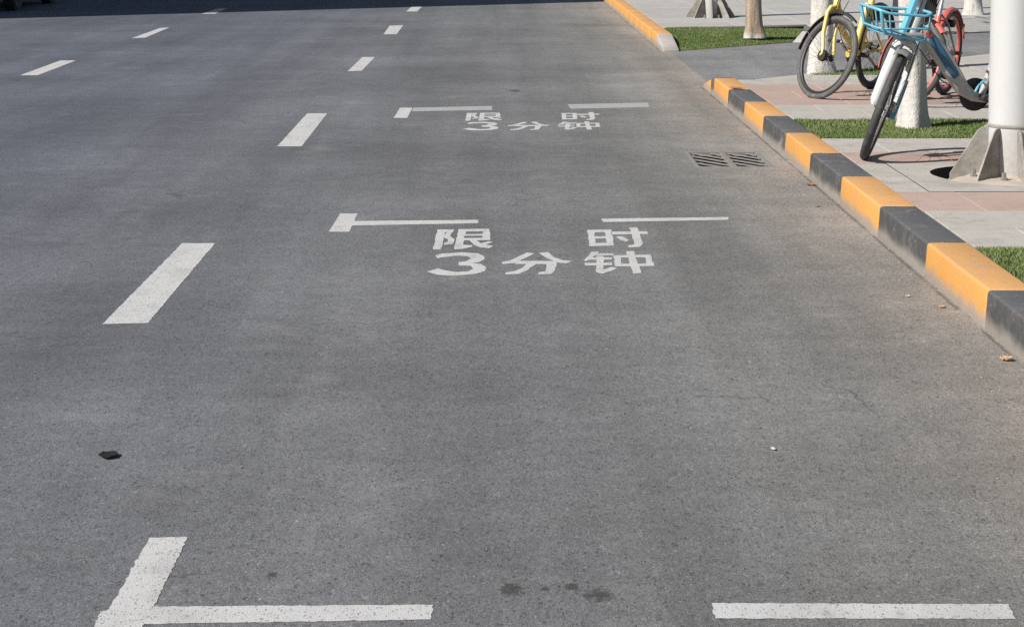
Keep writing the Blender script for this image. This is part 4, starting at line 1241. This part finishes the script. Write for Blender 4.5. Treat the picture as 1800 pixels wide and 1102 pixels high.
# ------------------------------------------------------------------ litter on the road
M['scrap'] = flat_mat('black_scrap', (0.006, 0.006, 0.007), 0.8)
M['leaf_dry'] = flat_mat('dry_leaf', (0.40, 0.27, 0.17), 0.8)
M['leaf_brown'] = flat_mat('brown_leaf', (0.30, 0.13, 0.07), 0.8)
M['chip'] = flat_mat('pale_chip', (0.55, 0.53, 0.49), 0.8)
def crumple(n, sx_, sy_, h, seed):
    """small crumpled sheet with thickness"""
    rg = random.Random(seed); vs = []; fs = []; m = 7
    for lay in (0, .0015):
        for i in range(m):
            for j in range(m):
                u, v = i / (m - 1) * 2 - 1, j / (m - 1) * 2 - 1
                k = math.sqrt(max(0.02, 1 - .5 * v * v)); k2 = math.sqrt(max(.02, 1 - .5 * u * u))
                x = u * sx_ * k; y = v * sy_ * k2
                z = .002 + h * (.5 + .5 * noise.noise(Vector((u * 1.7 + seed, v * 1.7, seed * 1.3)))) * (.35 + .65 * (u * u + v * v) / 2)
                vs.append((x + rg.uniform(-1, 1) * sx_ * .1, y + rg.uniform(-1, 1) * sy_ * .1, z + lay))
    o = m * m
    for i in range(m - 1):
        for j in range(m - 1):
            q = (i * m + j, (i + 1) * m + j, (i + 1) * m + j + 1, i * m + j + 1)
            fs.append(q[::-1]); fs.append(tuple(a + o for a in q))
    for i in range(m - 1):
        for a, b in ((i * m, (i + 1) * m), ((i + 1) * m + m - 1, i * m + m - 1), (i + 1, i), ((m - 1) * m + i, (m - 1) * m + i + 1)):
            fs.append((a, b, b + o, a + o))
    return MB().add(vs, fs)
def litter(name, uv, sx_, sy_, h, mat, seed, label, cat, rz=0, group=None, smooth=False):
    p = ground(*uv)
    o = crumple(7, sx_, sy_, h, seed).build(name, mat, None, smooth=smooth)
    o.location = (p.x, p.y, .001); o.rotation_euler = (0, 0, rz)
    return tag(o, label, cat, group)
litter('plastic_scrap', (190, 803), .027, .030, .012, M['scrap'], 3, 'small black plastic scrap lying on the open lane', 'scrap', .2)
litter('fallen_leaf', (1769, 634), .020, .022, .022, M['leaf_dry'], 5, 'curled dry leaf at the foot of a dark kerb block', 'leaf', .6, 'dry leaves along the kerb')
litter('fallen_leaf', (1655, 541), .014, .014, .012, M['leaf_dry'], 6, 'small pale leaf on the asphalt below an orange kerb block', 'leaf', 1.6, 'dry leaves along the kerb')
litter('fallen_leaf', (1425, 326), .026, .030, .012, M['leaf_brown'], 8, 'reddish brown leaf at the joint of orange and dark kerb blocks', 'leaf', .3, 'dry leaves along the kerb')
litter('fallen_leaf', (1437, 364), .012, .012, .010, M['leaf_brown'], 9, 'tiny brown leaf crumb on the dusty road edge', 'leaf', .9, 'dry leaves along the kerb')
litter('fallen_leaf', (1293, 168), .03, .06, .02, M['leaf_brown'], 12, 'dark red leaf lying against the distant kerb blocks', 'leaf', .9, 'dry leaves along the kerb').location = (KX0 + .06, ye - 1.04, KTOP + .002)
litter('paper_chip', (1359, 791), .006, .010, .004, M['chip'], 10, 'tiny white chip on the bare bay asphalt', 'chip', .4)
litter('paper_chip', (1596, 522), .008, .010, .005, M['chip'], 11, 'tiny pale chip on the road beside an orange kerb block', 'chip', .4)

# loose grit swept against the kerb: nobody could count it
rg = random.Random(21); gm = MB()
def stone(x, y, z, r):
    vs = []
    for d in ((1, 0, 0), (-1, 0, 0), (0, 1, 0), (0, -1, 0), (0, 0, .7), (0, 0, -.3)):
        vs.append((x + d[0] * r * rg.uniform(.7, 1.3), y + d[1] * r * rg.uniform(.7, 1.3), z + d[2] * r * rg.uniform(.7, 1.2)))
    gm.add(vs, [(0, 2, 4), (2, 1, 4), (1, 3, 4), (3, 0, 4), (2, 0, 5), (1, 2, 5), (3, 1, 5), (0, 3, 5)])
for _ in range(900):
    y = rg.uniform(4.5, 17)
    x = KX0 - .012 - abs(rg.gauss(0, .16))
    if GR[0] < x < GR[1] and GR[2] < y < GR[3]: continue
    stone(x, y, .001, rg.uniform(.0015, .0045))
for _ in range(260):
    stone(rg.uniform(-4, 1.7), rg.uniform(4.2, 13), .001, rg.uniform(.0012, .003))
for _ in range(300):
    y = rg.uniform(8.2, 16.5); stone(KX1 + abs(rg.gauss(0, .12)), y, PAVE + .002, rg.uniform(.0015, .004))
M['grit'] = slab_mat('grit', (0.34, 0.30, 0.26))
tag(gm.build('grit', M['grit'], None, fix=False), 'loose grit and dust swept against the painted kerb', 'grit', kind='stuff')
